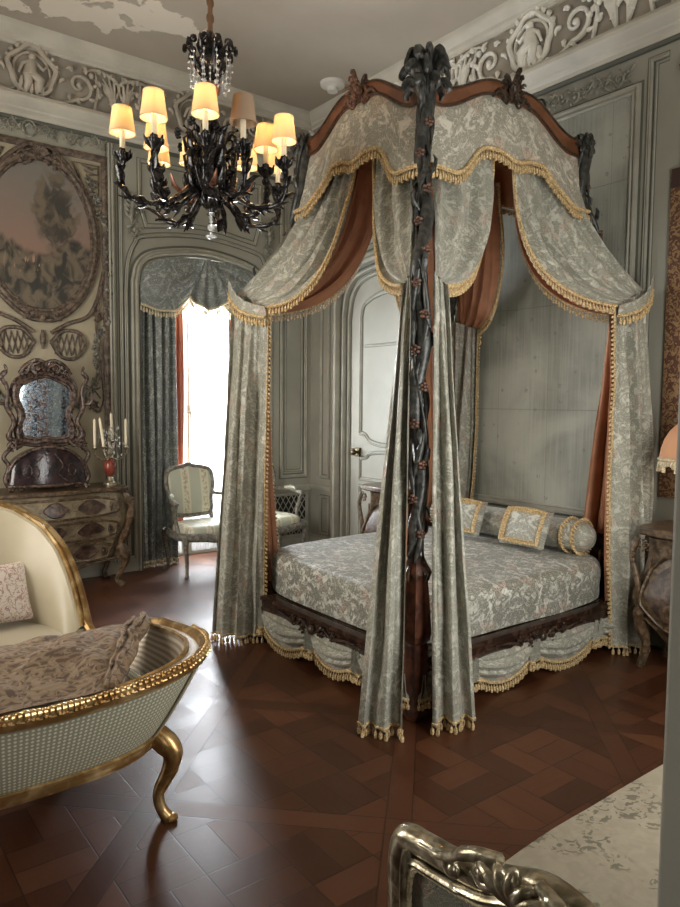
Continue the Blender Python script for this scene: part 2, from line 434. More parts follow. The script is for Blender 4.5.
def tag(o, label, cat, group=None):
    o['label'] = label; o['category'] = cat
    if group: o['group'] = group
    return o
def thing(name, label, cat, loc=(0, 0, 0), rz=0, group=None):
    o = bpy.data.objects.new(name, None); C.objects.link(o); o.location = loc; o.rotation_euler = (0, 0, rz)
    return tag(o, label, cat, group)
def struct(name, mb, mat, **k):
    return mb.build(name, mat, kind='structure', **k)
def copy_tree(o, parent=None):
    c = o.copy(); C.objects.link(c)
    if parent: c.parent = parent
    for ch in list(o.children): copy_tree(ch, c)
    return c
def lerp(a, b, t): return a+(b-a)*t
def sstep(a, b, x):
    t = max(0, min(1, (x-a)/(b-a))); return t*t*(3-2*t)
def bez(p0, p1, p2, t): return V3(p0)*(1-t)**2+V3(p1)*(2*t*(1-t))+V3(p2)*t*t
def cat(pts, n=8):
    """Catmull-Rom through points"""
    P = [V3(p) for p in pts]; P = [P[0]*2-P[1]]+P+[P[-1]*2-P[-2]]; out = []
    for i in range(1, len(P)-2):
        a, b, c, d = P[i-1:i+3]
        for k in range(n):
            t = k/n; out.append(.5*((2*b)+(c-a)*t+(2*a-5*b+4*c-d)*t*t+(3*b-a-3*c+d)*t**3))
    out.append(P[-2]); return out
def interp(tab, x):
    if x <= tab[0][0]: return tab[0][1]
    for (a, b), (c, d) in zip(tab, tab[1:]):
        if x <= c: return lerp(b, d, (x-a)/(c-a))
    return tab[-1][1]

def spiral(mb, P, cx, cz, r, turns=1.4, a0=0, flip=1, w=.02, d=.02, leaves=True, tail=None, seg=6):
    """volute with leaflets on a wall plane; P(a, b, d) maps to the world"""
    pts = []; rs = []; n = 22
    if tail:
        ex = cx+flip*cos(a0)*r; ez = cz+sin(a0)*r
        for k in range(6):
            t = k/6; pts.append(P(*((1-t)*tail[0]+t*ex+flip*sin(pi*t)*tail[2]*.0, (1-t)*tail[1]+t*ez+sin(pi*t)*tail[2]), d)); rs.append(w*(.35+.65*t))
    for k in range(n+1):
        t = k/n; a = a0+turns*2*pi*t; rr = r*(1-t*.86)
        pts.append(P(cx+flip*cos(a)*rr, cz+sin(a)*rr, d)); rs.append(w*(1-.45*t))
    mb.tube(pts, rs, seg)
    mb.ell(P(cx, cz, d), w*1.25, 8, 5)
    if leaves:
        for k in range(7):
            a = a0+k*.95; b0 = (cx+flip*cos(a)*r, cz+sin(a)*r); o = a+.9
            L = r*(.42+.12*(k % 2))
            lp = [P(b0[0]+flip*cos(a+q*.9)*L*q, b0[1]+sin(a+q*.9)*L*q, d*(1+.4*sin(pi*q))) for q in (0, .33, .66, 1)]
            mb.tube(lp, [w*.6, w*.95, w*.7, w*.15], 5)

FW = []
def fringe(mb, pts, drop=.05, step=.014, band=.008, dirv=(0, 0, -1), tw=.0052):
    step *= 1.75; drop *= 1.25; band *= 1.1; tw *= 1.1
    """gimp band and hanging tassels along a 3-D polyline"""
    pts = [V3(p) for p in pts]; mb.tube(pts, band, 6)
    D = V3(dirv).normalized()
    acc = 0; k = 0
    for a, b in zip(pts, pts[1:]):
        L = (b-a).length
        if L < 1e-6: continue
        T = (b-a)/L
        while acc <= L:
            p = a+T*acc; dr = drop*(1 if k % 2 else .86)
            S = T*tw; N = D.cross(T); N = N.normalized()*tw if N.length > 1e-5 else V3((tw, 0, 0))
            vs = []
            for q, wd in ((0, .45), (.35, .40), (.50, 1.15), (.78, 1.35), (1, 1.0)):
                c = p+D*(dr*q); vs += [c+S*wd+N*wd, c-S*wd+N*wd, c-S*wd-N*wd, c+S*wd-N*wd]
            fs = [(j*4+i, j*4+(i+1) % 4, j*4+4+(i+1) % 4, j*4+4+i) for j in range(4) for i in range(4)]+[(19, 18, 17, 16)]
            mb.add(vs, fs); acc += step; k += 1
        acc -= L

def leafcluster(mb, c, h, w, n=7, out=(0, 0, 1), side=(1, 0, 0), r=.012, lean=.5):
    """acanthus plume: curling leaves fanning about 'out'"""
    c = V3(c); out = V3(out).normalized(); side = V3(side).normalized(); fr = out.cross(side)
    for k in range(n):
        t = (k/(n-1)-.5)*2 if n > 1 else 0
        L = h*(1-.45*abs(t)); dirx = side*(t*w)
        for layer in (-1, 1):
            pts = [c, c+out*(L*.4)+dirx*.5+fr*(layer*r*1.2), c+out*(L*.8)+dirx*1.0+fr*(layer*r*2.2), c+out*(L*.98)+dirx*1.35+fr*(layer*r*3.2), c+out*(L*.86)+dirx*1.6+fr*(layer*r*4)]
            mb.tube(cat(pts, 4), [r*interp([(0, .7), (.45, 1.3), (.8, 1), (1, .35)], i/16) for i in range(17)], 6, flat=.6)
def rosette(mb, c, r, n=(0, -1, 0), petals=6):
    c = V3(c); n = V3(n).normalized(); a = n.orthogonal().normalized(); b = n.cross(a)
    for k in range(petals):
        t = 2*pi*k/petals; d = a*cos(t)+b*sin(t)
        mb.ell(c+d*(r*.55)+n*(r*.15), (r*.42, r*.42, r*.3), 8, 5)
    mb.ell(c+n*(r*.4), r*.28, 8, 5)
# ================================================================ THE ROOM
WY, HX, CH = 6.4, 4.5, 4.65
LX, NY = -1.1, .3
Pw = lambda a, b, d=0: V3((a, WY-d, b))
Ph = lambda a, b, d=0: V3((HX-d, a, b))
struct('floor', MB().box(-1.4, 4.9, -2.6, 7.0, -.1, 0), m_floor, smooth=False)
struct('ceiling', MB().box(-1.4, 4.9, .0, 7.0, CH, CH+.1), m_ceil, smooth=False)
ARCH = [(2.56, 0), (2.56, 1.4), (2.56, 2.60)]+[(p.x, p.y) for p in cat([(2.56, 2.66, 0), (2.61, 2.79, 0), (2.76, 2.88, 0), (3.2, 2.94, 0), (3.64, 2.88, 0), (3.79, 2.79, 0), (3.84, 2.66, 0)], 5)]+[(3.84, 2.60), (3.84, 1.4), (3.84, 0)]
b = MB()
b.prism([(LX-.2, WY, 0), (2.56, WY, 0)]+[(x, WY, z) for x, z in ARCH[1:-1]]+[(3.84, WY, 0), (HX, WY, 0), (HX, WY, CH), (LX-.2, WY, CH)], (0, .35, 0))
struct('wall_window', b, m_wall, angle=30)
# niche back wall around the french window
b = MB()
wx0, wx1, wz0, wz1 = 2.72, 3.68, .16, 2.80
for q in ((2.45, wx0, 0, CH), (wx1, 3.95, 0, CH), (wx0, wx1, 0, wz0), (wx0, wx1, wz1, CH)):
    b.box(q[0], q[1], WY+.35, WY+.5, q[2], q[3])
struct('wall_niche', b, m_wall, smooth=False)
b = MB(); b.box(HX, HX+.2, NY-.3, WY+.35, 0, CH)
struct('wall_head', b, m_wall, smooth=False)
b = MB()                                             # side wall with an added window, behind the left edge of the view
for q in ((NY-.3, 3.4, 0, CH), (4.6, WY+.35, 0, CH), (3.4, 4.6, 0, .5), (3.4, 4.6, 3.1, CH)): b.box(LX-.2, LX-.05, q[0], q[1], q[2], q[3])
struct('wall_side', b, m_wall, smooth=False)
b = MB()                                             # near wall: doorway at X -.6...59, window at X 2.5..3.7
for q in ((LX-.2, -.6, 0, CH), (.615, 1.85, 0, CH), (3.05, HX, 0, CH), (-.6, .615, 2.9, CH), (1.85, 3.05, 0, .4), (1.85, 3.05, 3.0, CH)):
    b.box(q[0], q[1], NY-.3, NY, q[2], q[3])
struct('wall_near', b, m_wall, smooth=False)
b = MB()
b.box(LX-.2, LX-.1, -2.6, 0, 0, 3.6); b.box(2.0, 2.1, -2.6, 0, 0, 3.6); b.box(LX-.2, 2.1, -2.7, -2.6, 0, 3.6); b.box(LX-.2, 2.1, -2.6, 0, 3.5, 3.6)
struct('wall_anteroom', b, m_wall, smooth=False)  # unseen shell added to keep sky light from flooding in behind
# door jamb at the right edge of the view
b = MB(); b.box(.610, .66, -.005, NY+.012, 0, 2.9)
struct('trim_1', b, m_jamb, bevel=.004)

# windows: frame, mullions, panes
def window(name, x0, x1, z0, z1, y, axis='y', rows=5, deco=True):
    b = MB()
    def bx(a0, a1, c0, c1, t0=-.03, t1=.03):
        if axis == 'y': b.box(a0, a1, y+t0, y+t1, c0, c1)
        else: b.box(y+t0, y+t1, a0, a1, c0, c1)
    bx(x0, x0+.06, z0, z1); bx(x1-.06, x1, z0, z1); bx(x0, x1, z0, z0+.1); bx(x0, x1, z1-.07, z1)
    xm = (x0+x1)/2; bx(xm-.045, xm+.045, z0, z1, -.045, .035)
    for k in range(1, rows):
        z = lerp(z0, z1, k/rows); bx(x0, x1, z-.014, z+.014, -.018, .018)
    o = struct(name, b, m_white, smooth=False, bevel=.004)
    g = MB()
    if axis == 'y': g.box(x0+.03, x1-.03, y-.003, y+.003, z0+.05, z1-.05)
    else: g.box(y-.003, y+.003, x0+.03, x1-.03, z0+.05, z1-.05)
    g.build('window_pane', m_pane, o, smooth=False)
    return o
w1 = window('window_1', wx0, wx1, wz0, wz1, WY+.42)
e = MB(); e.tube([(3.2, WY+.355, .7), (3.2, WY+.355, 2.4)], .009, 8); e.tube([(3.2, WY+.35, 1.50), (3.2, WY+.31, 1.50), (3.205, WY+.30, 1.42)], .010, 8); e.lathe([(.004, 0), (.02, .01), (.02, .09), (.004, .1)], (3.2, WY+.35, 1.47), 10)
e.build('window_handle', m_brass, w1)
window('window_2', 1.85, 3.05, .4, 3.0, NY-.15)
window('added_side_window', 3.4, 4.6, .5, 3.1, LX-.13, 'x')  # unseen window, added to go with the side fill lamp
# exterior: sunlit pale ground and a wall beyond, seen only through glass
# baseboards
prof_base = [(0, 0), (0, .035), (.10, .03), (.13, .012), (.14, 0)]
b = MB()
for x0, x1 in ((LX, 2.5), (3.9, HX)):
    b.box(x0, x1, WY-.03, WY, 0, .12); b.box(x0, x1, WY-.018, WY, .12, .145)
struct('baseboard_window', b, m_mould, smooth=False, bevel=.004)
b = MB()
for y0, y1 in ((NY, 4.28), (5.98, WY)):
    b.box(HX-.03, HX, y0, y1, 0, .12); b.box(HX-.018, HX, y0, y1, .12, .145)
struct('baseboard_head', b, m_mould, smooth=False, bevel=.004)

# cornices and mouldings running round the room
nW, nH = V3((0, -1, 0)), V3((-1, 0, 0))
def prof_run(name, prof, mat):
    """prof [(out, z)] swept along side wall -> window wall -> head wall -> near wall"""
    b = MB(); cs = [(LX, NY), (LX, WY), (HX, WY), (HX, NY)]
    P = len(prof)
    for i, (x, y) in enumerate(cs):
        sx = 1 if x == LX else -1; sy = 1 if y == NY else -1
        b.v += [(x+sx*o, y+sy*o, z) for o, z in prof]; b.uv += [(0, 0)]*P
    for i in range(4):
        j = (i+1) % 4
        for k in range(P-1): b.f.append((i*P+k, i*P+k+1, j*P+k+1, j*P+k))
    return struct(name, b, mat, angle=25)
prof_run('trim_2', [(0, 4.50), (.025, 4.50), (.03, 4.52), (.055, 4.535), (.06, 4.56), (.10, 4.59), (.115, 4.615), (.12, 4.65)], m_cornice)
prof_run('trim_3', [(0, 3.93), (.02, 3.935), (.022, 3.965), (.05, 3.985), (.055, 4.0), (.10, 4.03), (.115, 4.05), (.115, 4.075), (.095, 4.085), (.085, 4.11), (.05, 4.125), (0, 4.13)], m_cornice)
prof_run('trim_4', [(.004, 4.12), (.004, 4.51)], m_frground)
prof_run('trim_5', [(.021, 3.905), (.024, 3.93), (.006, 3.93), (.006, 3.90)], m_line)

MO = [(-.02, 0), (-.02, .012), (-.012, .016), (-.006, .008), (.002, .008), (.008, .020), (.018, .018), (.022, .006), (.022, 0)]
def mprof(w, h): return [(a/.042*w, b/.02*h) for a, b in MO]
GRV = [(-.5, 0), (-.5, .002), (.5, .002), (.5, 0)]
def mould(bm, bl, path, n, w=.042, h=.02, closed=True):
    bm.sweep(path, n, mprof(w, h), closed)
    if bl is not None:
        pv = [(a*w*1.7, .0025) for a in (-.5, .5)]
        bl.sweep(path, n, [(-w*.80, 0), (-w*.80, .003), (w*.80, .003), (w*.80, 0)], closed)
def rpath(P, a0, b0, a1, b1): return [P(a0, b0), P(a1, b0), P(a1, b1), P(a0, b1)]
# ---- window wall panelling
bm, bl = MB(), MB()
OUT = [(2.50, .0), (2.50, 1.3), (2.50, 2.62)]+[(p.x, p.y) for p in cat([(2.50, 2.70, 0), (2.55, 2.87, 0), (2.72, 2.98, 0), (3.2, 3.05, 0), (3.68, 2.98, 0), (3.85, 2.87, 0), (3.90, 2.70, 0)], 5)]+[(3.90, 2.62), (3.90, 1.3), (3.90, 0)]
mould(bm, bl, [Pw(x-.0, z) for x, z in OUT], nW, .07, .04, False)
mould(bm, bl, [Pw(lerp(x, 3.2, .035), z-.05*(z > 2.5)) for x, z in OUT], nW, .022, .03, False)
OU2 = [(p.x, p.y) for p in cat([(2.42, 2.60, 0), (2.44, 2.86, 0), (2.50, 3.03, 0), (2.62, 3.13, 0), (3.2, 3.20, 0), (3.78, 3.13, 0), (3.90, 3.03, 0), (3.97, 2.86, 0), (3.98, 2.6, 0)], 5)]
mould(bm, bl, [Pw(2.42, .2)]+[Pw(x, z) for x, z in OU2]+[Pw(3.98, .2)], nW, .03, .02, False)
mould(bm, bl, [Pw(p.x, p.y) for p in cat([(2.62, 3.22, 0), (3.2, 3.29, 0), (3.78, 3.22, 0)], 8)]+[Pw(3.84, 3.42), Pw(3.84, 3.80), Pw(2.56, 3.80), Pw(2.56, 3.42)], nW, .03, .02)
mould(bm, bl, rpath(Pw, 2.315, .2, 2.375, 3.80), nW, .028, .02)
mould(bm, bl, rpath(Pw, 4.11, .80, 4.42, 3.78), nW, .036, .02)
mould(bm, bl, rpath(Pw, 4.16, .86, 4.37, 3.72), nW, .016, .012)
mould(bm, bl, [Pw(2.285, 0.1), Pw(2.285, 3.88)], nW, .05, .05, False)
bm.box(3.98, HX, WY-.035, WY, .66, .70); bm.box(3.98, HX, WY-.022, WY, .635, .66)
# ---- head wall panelling
mould(bm, bl, [Ph(a, b) for a, b in ((6.2, .80), (6.06, .80), (6.06, 3.7), (6.2, 3.7))], nH, .03, .02)
mould(bm, bl, [Ph(a, b) for a, b in ((6.2, .18), (6.06, .18), (6.06, .58), (6.2, .58))], nH, .025, .018)
bm.box(HX-.035, HX, 5.98, WY, .66, .70)
DO = [(5.93, 0), (5.93, 1.2), (5.93, 2.50)]+[(p.x, p.y) for p in cat([(5.93, 2.58, 0), (5.88, 2.78, 0), (5.74, 2.93, 0), (5.5, 3.0, 0), (5.12, 3.03, 0), (4.74, 3.0, 0), (4.50, 2.93, 0), (4.36, 2.78, 0), (4.31, 2.58, 0)], 5)]+[(4.31, 2.5), (4.31, 1.2), (4.31, 0)]
mould(bm, bl, [Ph(y, z) for y, z in DO], nH, .11, .07, False)
mould(bm, bl, [Ph(lerp(y, 5.12, .17), z-.10*(z > 2.4)) for y, z in DO], nH, .04, .05, False)
mould(bm, bl, [Ph(lerp(y, 5.12, .27), z-.16*(z > 2.4)) for y, z in DO], nH, .03, .035, False)
mould(bm, bl, [Ph(p.x, p.y) for p in cat([(5.86, 3.12, 0), (5.5, 3.16, 0), (5.12, 3.2, 0), (4.74, 3.16, 0), (4.38, 3.12, 0)], 6)]+[Ph(4.38, 3.76), Ph(5.86, 3.76)], nH, .035, .022)
# fabric panel frame
mould(bm, bl, rpath(Ph, 4.22, .82, 2.655, 3.69), nH, .06, .035)
bm.box(HX-.03, HX, 2.58, 4.28, .66, .70)
mould(bm, bl, rpath(Ph, 4.18, .2, 2.7, .60), nH, .03, .02)
mould(bm, bl, [Ph(2.56, .15), Ph(2.56, 3.84), Ph(2.44, 3.84)], nH, .03, .02, False)
mould(bm, bl, [Ph(2.52, .15), Ph(2.52, 3.81), Ph(2.44, 3.81)], nH, .015, .015, False)
struct('trim_6', bm, m_mould, angle=30)
struct('trim_7', bl, m_line, smooth=False)
s = MB(); s.box(HX-.008, HX, 2.66, 4.2, .84, 3.67); struct('trim_8', s, m_silk, smooth=False)
# ---- the arched door on the head wall
d = MB()
LF = [(5.58, .02), (5.58, 2.40)]+[(p.x, p.y) for p in cat([(5.58, 2.46, 0), (5.52, 2.62, 0), (5.38, 2.72, 0), (5.12, 2.76, 0), (4.86, 2.72, 0), (4.72, 2.62, 0), (4.66, 2.46, 0)], 5)]+[(4.66, .02)]
d.prism([Ph(y, z, .0) for y, z in LF], (-.022, 0, 0))
door = struct('door_1', d, m_wall, angle=30)
Pd = lambda a, b, dd=0: Ph(a, b, .022+dd)
dm, dl = MB(), MB()
mould(dm, dl, [Pd(p.x, p.y) for p in cat([(5.50, 1.30, 0), (5.42, 1.28, 0), (5.34, 1.22, 0), (5.12, 1.19, 0), (4.9, 1.22, 0), (4.82, 1.28, 0), (4.74, 1.30, 0)], 4)]+[Pd(p.x, p.y) for p in cat([(4.74, 2.45, 0), (4.80, 2.58, 0), (5.12, 2.66, 0), (5.44, 2.58, 0), (5.50, 2.45, 0)], 4)], nH, .032, .018)
mould(dm, dl, [Pd(5.44, 2.16), Pd(4.80, 2.16)], nH, .02, .014, False)
mould(dm, dl, [Pd(5.50, .84), Pd(4.74, .84)]+[Pd(p.x, p.y) for p in cat([(4.74, 1.04, 0), (4.84, 1.06, 0), (4.9, 1.10, 0), (5.12, 1.12, 0), (5.34, 1.10, 0), (5.40, 1.06, 0), (5.50, 1.04, 0)], 4)], nH, .026, .016)
mould(dm, dl, rpath(Pd, 5.50, .14, 4.74, .76), nH, .03, .018)
dm.build('panel_moulding', m_mould, door, angle=30); dl.build('panel_groove', m_line, door, smooth=False)
k = MB(); k.box(HX-.05, HX-.022, 5.49, 5.56, 1.06, 1.15); k.tube([Ph(5.52, 1.105, .03), Ph(5.52, 1.105, .085)], .012, 8); k.ell(Ph(5.52, 1.105, .095), (.028, .034, .028), 12, 8); k.box(HX-.06, HX-.022, 5.565, 5.62, 1.07, 1.14)
k.build('door_knob', m_brass, door)
# ---- radiator grille under the panel
g = MB(); ga0, ga1, gb0, gb1 = 4.02, 4.44, .14, .60
n = 9
for i in range(-6, n+1):
    for sgn in (1, -1):
        a0 = ga0+i*.07; pts = []
        for q in range(25):
            b_ = lerp(gb0, gb1, q/24); a_ = a0+sgn*(b_-gb0)*.62 + (0 if sgn > 0 else .285)
            if ga0 < a_ < ga1: pts.append(Pw(a_, b_, .014))
        if len(pts) > 1: g.tube([pts[0], pts[-1]], .005, 5)
struct('trim_9', g, m_mould)
g = MB(); g.box(ga0, ga1, WY-.004, WY+.001, gb0, gb1); struct('trim_10', g, m_grille_shade, smooth=False)  # dark sheet on the wall, painted in for the shade behind the grille
g = MB(); mould(g, None, rpath(Pw, ga0, gb0, ga1, gb1), nW, .03, .024); struct('trim_11', g, m_mould, angle=30)

# ---- frieze reliefs above the cornice
def figure_cartouche(b, P, a, z, s=1.):
    """rocaille shell round a seated draped figure"""
    ring = [P(a+cos(t)*.155*s*(1+.10*sin(5*t)), z+sin(t)*.165*s*(1+.08*cos(4*t)), .03) for t in [2*pi*i/30 for i in range(30)]]
    b.tube(ring, .020*s, 6, closed=True)
    b.tube([P(a+cos(t)*.125*s, z+sin(t)*.13*s, .015) for t in [2*pi*i/24 for i in range(24)]], .012*s, 5, closed=True)
    b.ell(P(a+.0*s, z+.095*s, .045), .028*s, 8, 6)                       # head
    b.tube([P(a, z+.075*s, .04), P(a-.01*s, z+.02*s, .045), P(a-.02*s, z-.04*s, .04)], [.022*s, .042*s, .05*s], 8)   # torso
    b.tube([P(a-.01*s, z-.02*s, .05), P(a+.05*s, z-.06*s, .055), P(a+.045*s, z-.14*s, .04)], [.035*s, .034*s, .018*s], 7)
    b.tube([P(a-.03*s, z-.03*s, .04), P(a-.03*s, z-.09*s, .05), P(a-.05*s, z-.16*s, .035)], [.035*s, .03*s, .015*s], 7)
    b.tube([P(a+.02*s, z+.06*s, .04), P(a+.07*s, z+.02*s, .05), P(a+.10*s, z+.06*s, .035)], [.017*s, .014*s, .009*s], 6)
    b.tube([P(a-.02*s, z+.06*s, .04), P(a-.07*s, z+.03*s, .05), P(a-.09*s, z-.03*s, .035)], [.017*s, .014*s, .009*s], 6)
    for q in range(5):                                                    # drapery
        b.tube([P(a-.07*s+q*.03*s, z-.05*s, .03), P(a-.08*s+q*.035*s, z-.11*s, .045), P(a-.1*s+q*.045*s, z-.175*s, .02)], [.012*s, .02*s, .012*s], 5)
    for q in range(9):                                                    # shell crown
        t = pi*(.12+.76*q/8); b.tube([P(a+cos(t)*.15*s, z+sin(t)*.16*s, .02), P(a+cos(t)*.19*s, z+sin(t)*.20*s, .04)], [.012*s, .018*s], 5)
def frieze_unit(b, P, a, z, s=1., dirn=1):
    figure_cartouche(b, P, a, z, s)
    for f in (1, -1):
        spiral(b, P, a+f*.33*s, z-.01*s, .105*s, 1.25, radians(-100), f, .018*s, .028, tail=(a+f*.12*s, z-.14*s, -.03*s))
        spiral(b, P, a+f*.56*s, z+.03*s, .085*s, 1.2, radians(95), -f, .015*s, .026, tail=(a+f*.36*s, z+.10*s, .03*s))
        # flowering sprig
        b.tube([P(a+f*.44*s, z-.16*s, .02), P(a+f*.47*s, z-.02*s, .03), P(a+f*.45*s, z+.14*s, .02)], [.014*s, .012*s, .007*s], 5)
        for q in range(5): b.ell(P(a+f*(.45+.03*(-1)**q)*s, z+(-.05+.045*q)*s, .03), (.022*s, .022*s, .022*s), 6, 4)
        # end plume
        for q in range(4): b.tube([P(a+f*.66*s, z-.15*s, .02), P(a+f*(.67+.02*q)*s, z-.02*s+.02*q*s, .035), P(a+f*(.66+.045*q)*s, z+.15*s-.03*q*s, .02)], [.010*s, .018*s, .006*s], 5)
z0 = 4.315
b = MB(); x = 1.62
for k in (-1, 0, 1): frieze_unit(b, Pw, 1.64+k*1.46, z0, 1.16)
spiral(b, Pw, 4.02, z0, .13, 1.5, radians(200), 1, .022, .03, tail=(3.75, z0+.12, .05)); spiral(b, Pw, 4.30, z0-.03, .11, 1.3, radians(60), -1, .02, .03, tail=(4.1, z0-.16, -.03))
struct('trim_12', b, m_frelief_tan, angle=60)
b = MB()
for k in range(4): frieze_unit(b, Ph, 3.52+(k-1)*1.50, z0, 1.2)
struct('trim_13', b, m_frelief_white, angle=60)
# ---- lower carved friezes (above the painting and above the silk panel)
def small_frieze(b, P, a0, a1, z, h):
    am = (a0+a1)/2; L = a1-a0; f0 = 1 if L > 0 else -1; L = abs(L); s = h/.2
    for f in (1, -1):
        b.tube([P(am+f*cos(t)*.07*s, z+sin(t)*.085*s, .018) for t in [2*pi*i/20 for i in range(20)]], .010*s, 5, closed=True)
        n = max(2, int(L/2/(.24*s)))
        for k in range(n):
            c = am+f*(.17*s+k*(L/2-.2*s)/max(1, n-.4))
            spiral(b, P, c, z+(-.01)*(1 if k % 2 else -1), .06*s, 1.1, radians(-90 if k % 2 else 90), f*(1 if k % 2 else -1), .010*s, .016, tail=(c-f*.12*s, z+(.05 if k % 2 else -.05)*s, .0))
            b.ell(P(c+f*.085*s, z+.03*s, .012), .016*s, 6, 4); b.ell(P(c+f*.075*s, z-.045*s, .012), .014*s, 6, 4)
            for q in range(3): b.tube([P(c+f*.08*s, z-.02*s, .01), P(c+f*(.10+.02*q)*s, z+(-.05+.05*q)*s, .018), P(c+f*(.13+.01*q)*s, z+(-.08+.08*q)*s, .008)], [.006*s, .010*s, .003*s], 4)
    for q in range(5): b.ell(P(am+(q-2)*.018*s, z+.045*s-abs(q-2)*.01, .02), .016*s, 6, 4)
b = MB(); small_frieze(b, Pw, .92, 2.30, 3.855, .15); small_frieze(b, Ph, 4.2, 2.66, 3.805, .155)
# rocaille at the top left corner of the window surround and its mirror twin
for f, cx in ((1, 2.52), (-1, 3.90)):
    spiral(b, Pw, cx, 3.38, .055, 1.2, radians(-60), -f, .014, .02); spiral(b, Pw, cx-f*.02, 3.16, .05, 1.2, radians(100), f, .013, .02, tail=(cx+f*.0, 3.32, .0))
    b.tube([Pw(cx-f*.04, 3.5, .02), Pw(cx-f*.03, 3.42, .03), Pw(cx-f*.05, 3.28, .03), Pw(cx-f*.04, 3.2, .02)], [.006, .02, .024, .008], 6)
    for q in range(5): b.tube([Pw(cx-f*.03, 3.26+q*.04, .02), Pw(cx-f*.09, 3.29+q*.045, .03), Pw(cx-f*.11, 3.34+q*.045, .015)], [.008, .013, .004], 5)
for f in (1, -1): spiral(b, Ph, 5.12+f*.07, 3.16, .05, 1.2, radians(-90), f, .012, .05)
for f in (1, -1): spiral(b, Ph, 5.12+f*.72, 3.06, .05, 1.2, radians(90), -f, .012, .03)
struct('trim_14', b, m_carve, angle=60)

# ================================================================ PAINTED WALL PANEL, OVAL PICTURE
pn = thing('painted_wall_panel', 'tan painted wall panel with brown carved borders round the oval picture, behind the commode', 'wall panel', (1.57, WY, .95))
b = MB(); b.box(.88, 2.262, WY-.008, WY-.001, .16, 3.75); b.build('field', m_panelfield, pn, smooth=False)
b = MB(); b.sweep(rpath(Pw, .90, .18, 2.235, 3.73), nW, [(-.03, .008), (-.03, .02), (0, .03), (.03, .018), (.03, .008)], True); b.build('border', m_panelbrown, pn, angle=30)
b = MB()
OC = (1.68, 2.99)
PP = lambda a, bb, d=0: Pw(a, bb, d+.008)
for f in (1, -1):
    A = lambda x: OC[0]+f*x-(.11 if f < 0 else 0)*0
    # corner spandrel: triangular field of leaf work
    tri = [PP(A(.28), 3.66, .01), PP(A(.50), 3.66, .01), PP(A(.50), 3.20, .01)]
    b.tube(tri, .012, 6, closed=True)
    for q in range(7):
        b.tube([PP(A(.49), 3.64-q*.055, .01), PP(A(.44-.01*q), 3.62-q*.045, .02), PP(A(.35+.02*q), 3.65-q*.04, .008)], [.006, .012, .004], 5)
    # pelta with trellis under the oval
    pl = cat([PP(A(.07), 2.10, .012), PP(A(.17), 2.20, .012), PP(A(.31), 2.19, .012), PP(A(.36), 2.08, .012), PP(A(.27), 1.97, .012), PP(A(.15), 1.98, .012), PP(A(.07), 2.10, .012)], 5)
    b.tube(pl, .016, 6)
    for q in range(5):
        b.tube([PP(A(.10+.05*q), 2.17, .008), PP(A(.16+.04*q), 1.99, .008)], .006, 4); b.tube([PP(A(.10+.05*q), 2.00, .008), PP(A(.16+.045*q), 2.18, .008)], .006, 4)
    # long scrolling branch up the side and its trellis tail
    b.tube(cat([PP(A(.07), 2.18, .012), PP(A(.22), 2.27, .014), PP(A(.38), 2.34, .014), PP(A(.47), 2.50, .014), PP(A(.53), 2.75, .012)], 6), .017, 6)
    b.tube(cat([PP(A(.53), 2.72, .012), PP(A(.46), 2.3, .014), PP(A(.50), 2.0, .014), PP(A(.44), 1.72, .014), PP(A(.36), 1.60, .012)], 6), .014, 6)
    for q in range(6):
        b.tube([PP(A(.43+.02*(q % 2)), 1.70-q*.0, .01), PP(A(.49), 1.62+q*.1, .01)], .006, 4)
    b.tube(cat([PP(A(.40), 1.56, .012), PP(A(.47), 1.50, .014), PP(A(.52), 1.62, .014), PP(A(.5), 1.9, .01)], 5), .012, 6)
    spiral(b, PP, A(.47), 2.36, .045, 1.2, radians(-90), f, .011, .016); spiral(b, PP, A(.42), 1.56, .04, 1.2, radians(90), -f, .011, .016)
b.ell(PP(OC[0], 2.12, .02), (.025, .02, .07), 8, 6); b.tube([PP(OC[0], 2.2, .015), PP(OC[0], 2.04, .02)], .012, 6)
b.build('carved_scrollwork', m_panelbrown, pn, angle=60)
b = MB(); R.seed(3)
for f in (1, -1):
    path = cat([PP(OC[0]+f*.42, 3.52, .0), PP(OC[0]+f*.53, 3.2, 0), PP(OC[0]+f*.575, 2.8, 0), PP(OC[0]+f*.56, 2.35, 0), PP(OC[0]+f*.46, 2.1, 0), PP(OC[0]+f*.46, 1.8, 0), PP(OC[0]+f*.36, 1.66, 0), PP(OC[0]+f*.28, 1.54, 0)], 9)
    for p in path:
        for q in range(2):
            b.ell(p+V3((R.uniform(-.03, .03), -R.uniform(.005, .02), R.uniform(-.03, .03))), (R.uniform(.012, .024), .012, R.uniform(.012, .024)), 6, 4)
b.build('garland', m_garland, pn, angle=60)

ov = thing('oval_picture', 'large oval landscape painting in a brown carved frame on the tan wall panel', 'painting', (OC[0], WY, OC[1]))
ea, eb = .415, .615
b = MB(); n = 48
vs = [PP(OC[0], OC[1], .02)]+[PP(OC[0]+cos(2*pi*i/n)*ea, OC[1]+sin(2*pi*i/n)*eb, .02) for i in range(n)]
b.add(vs, [(0, 1+i, 1+(i+1) % n) for i in range(n)], [(.5, .5)]+[(.5+.5*cos(2*pi*i/n), .5+.5*sin(2*pi*i/n)) for i in range(n)]); b.build('canvas', m_land, ov, smooth=False)
b = MB()
ell_ = lambda r, d: [PP(OC[0]+cos(t)*(ea+r), OC[1]+sin(t)*(eb+r), d) for t in [2*pi*i/56 for i in range(56)]]
b.tube(ell_(.012, .02), .014, 6, closed=True); b.tube(ell_(.045, .02), .026, 8, closed=True); b.tube(ell_(.082, .015), .014, 6, closed=True)
b.build('frame', m_panelbrown, ov)
b = MB(); b.tube(ell_(.07, .022), .009, 5, closed=True)
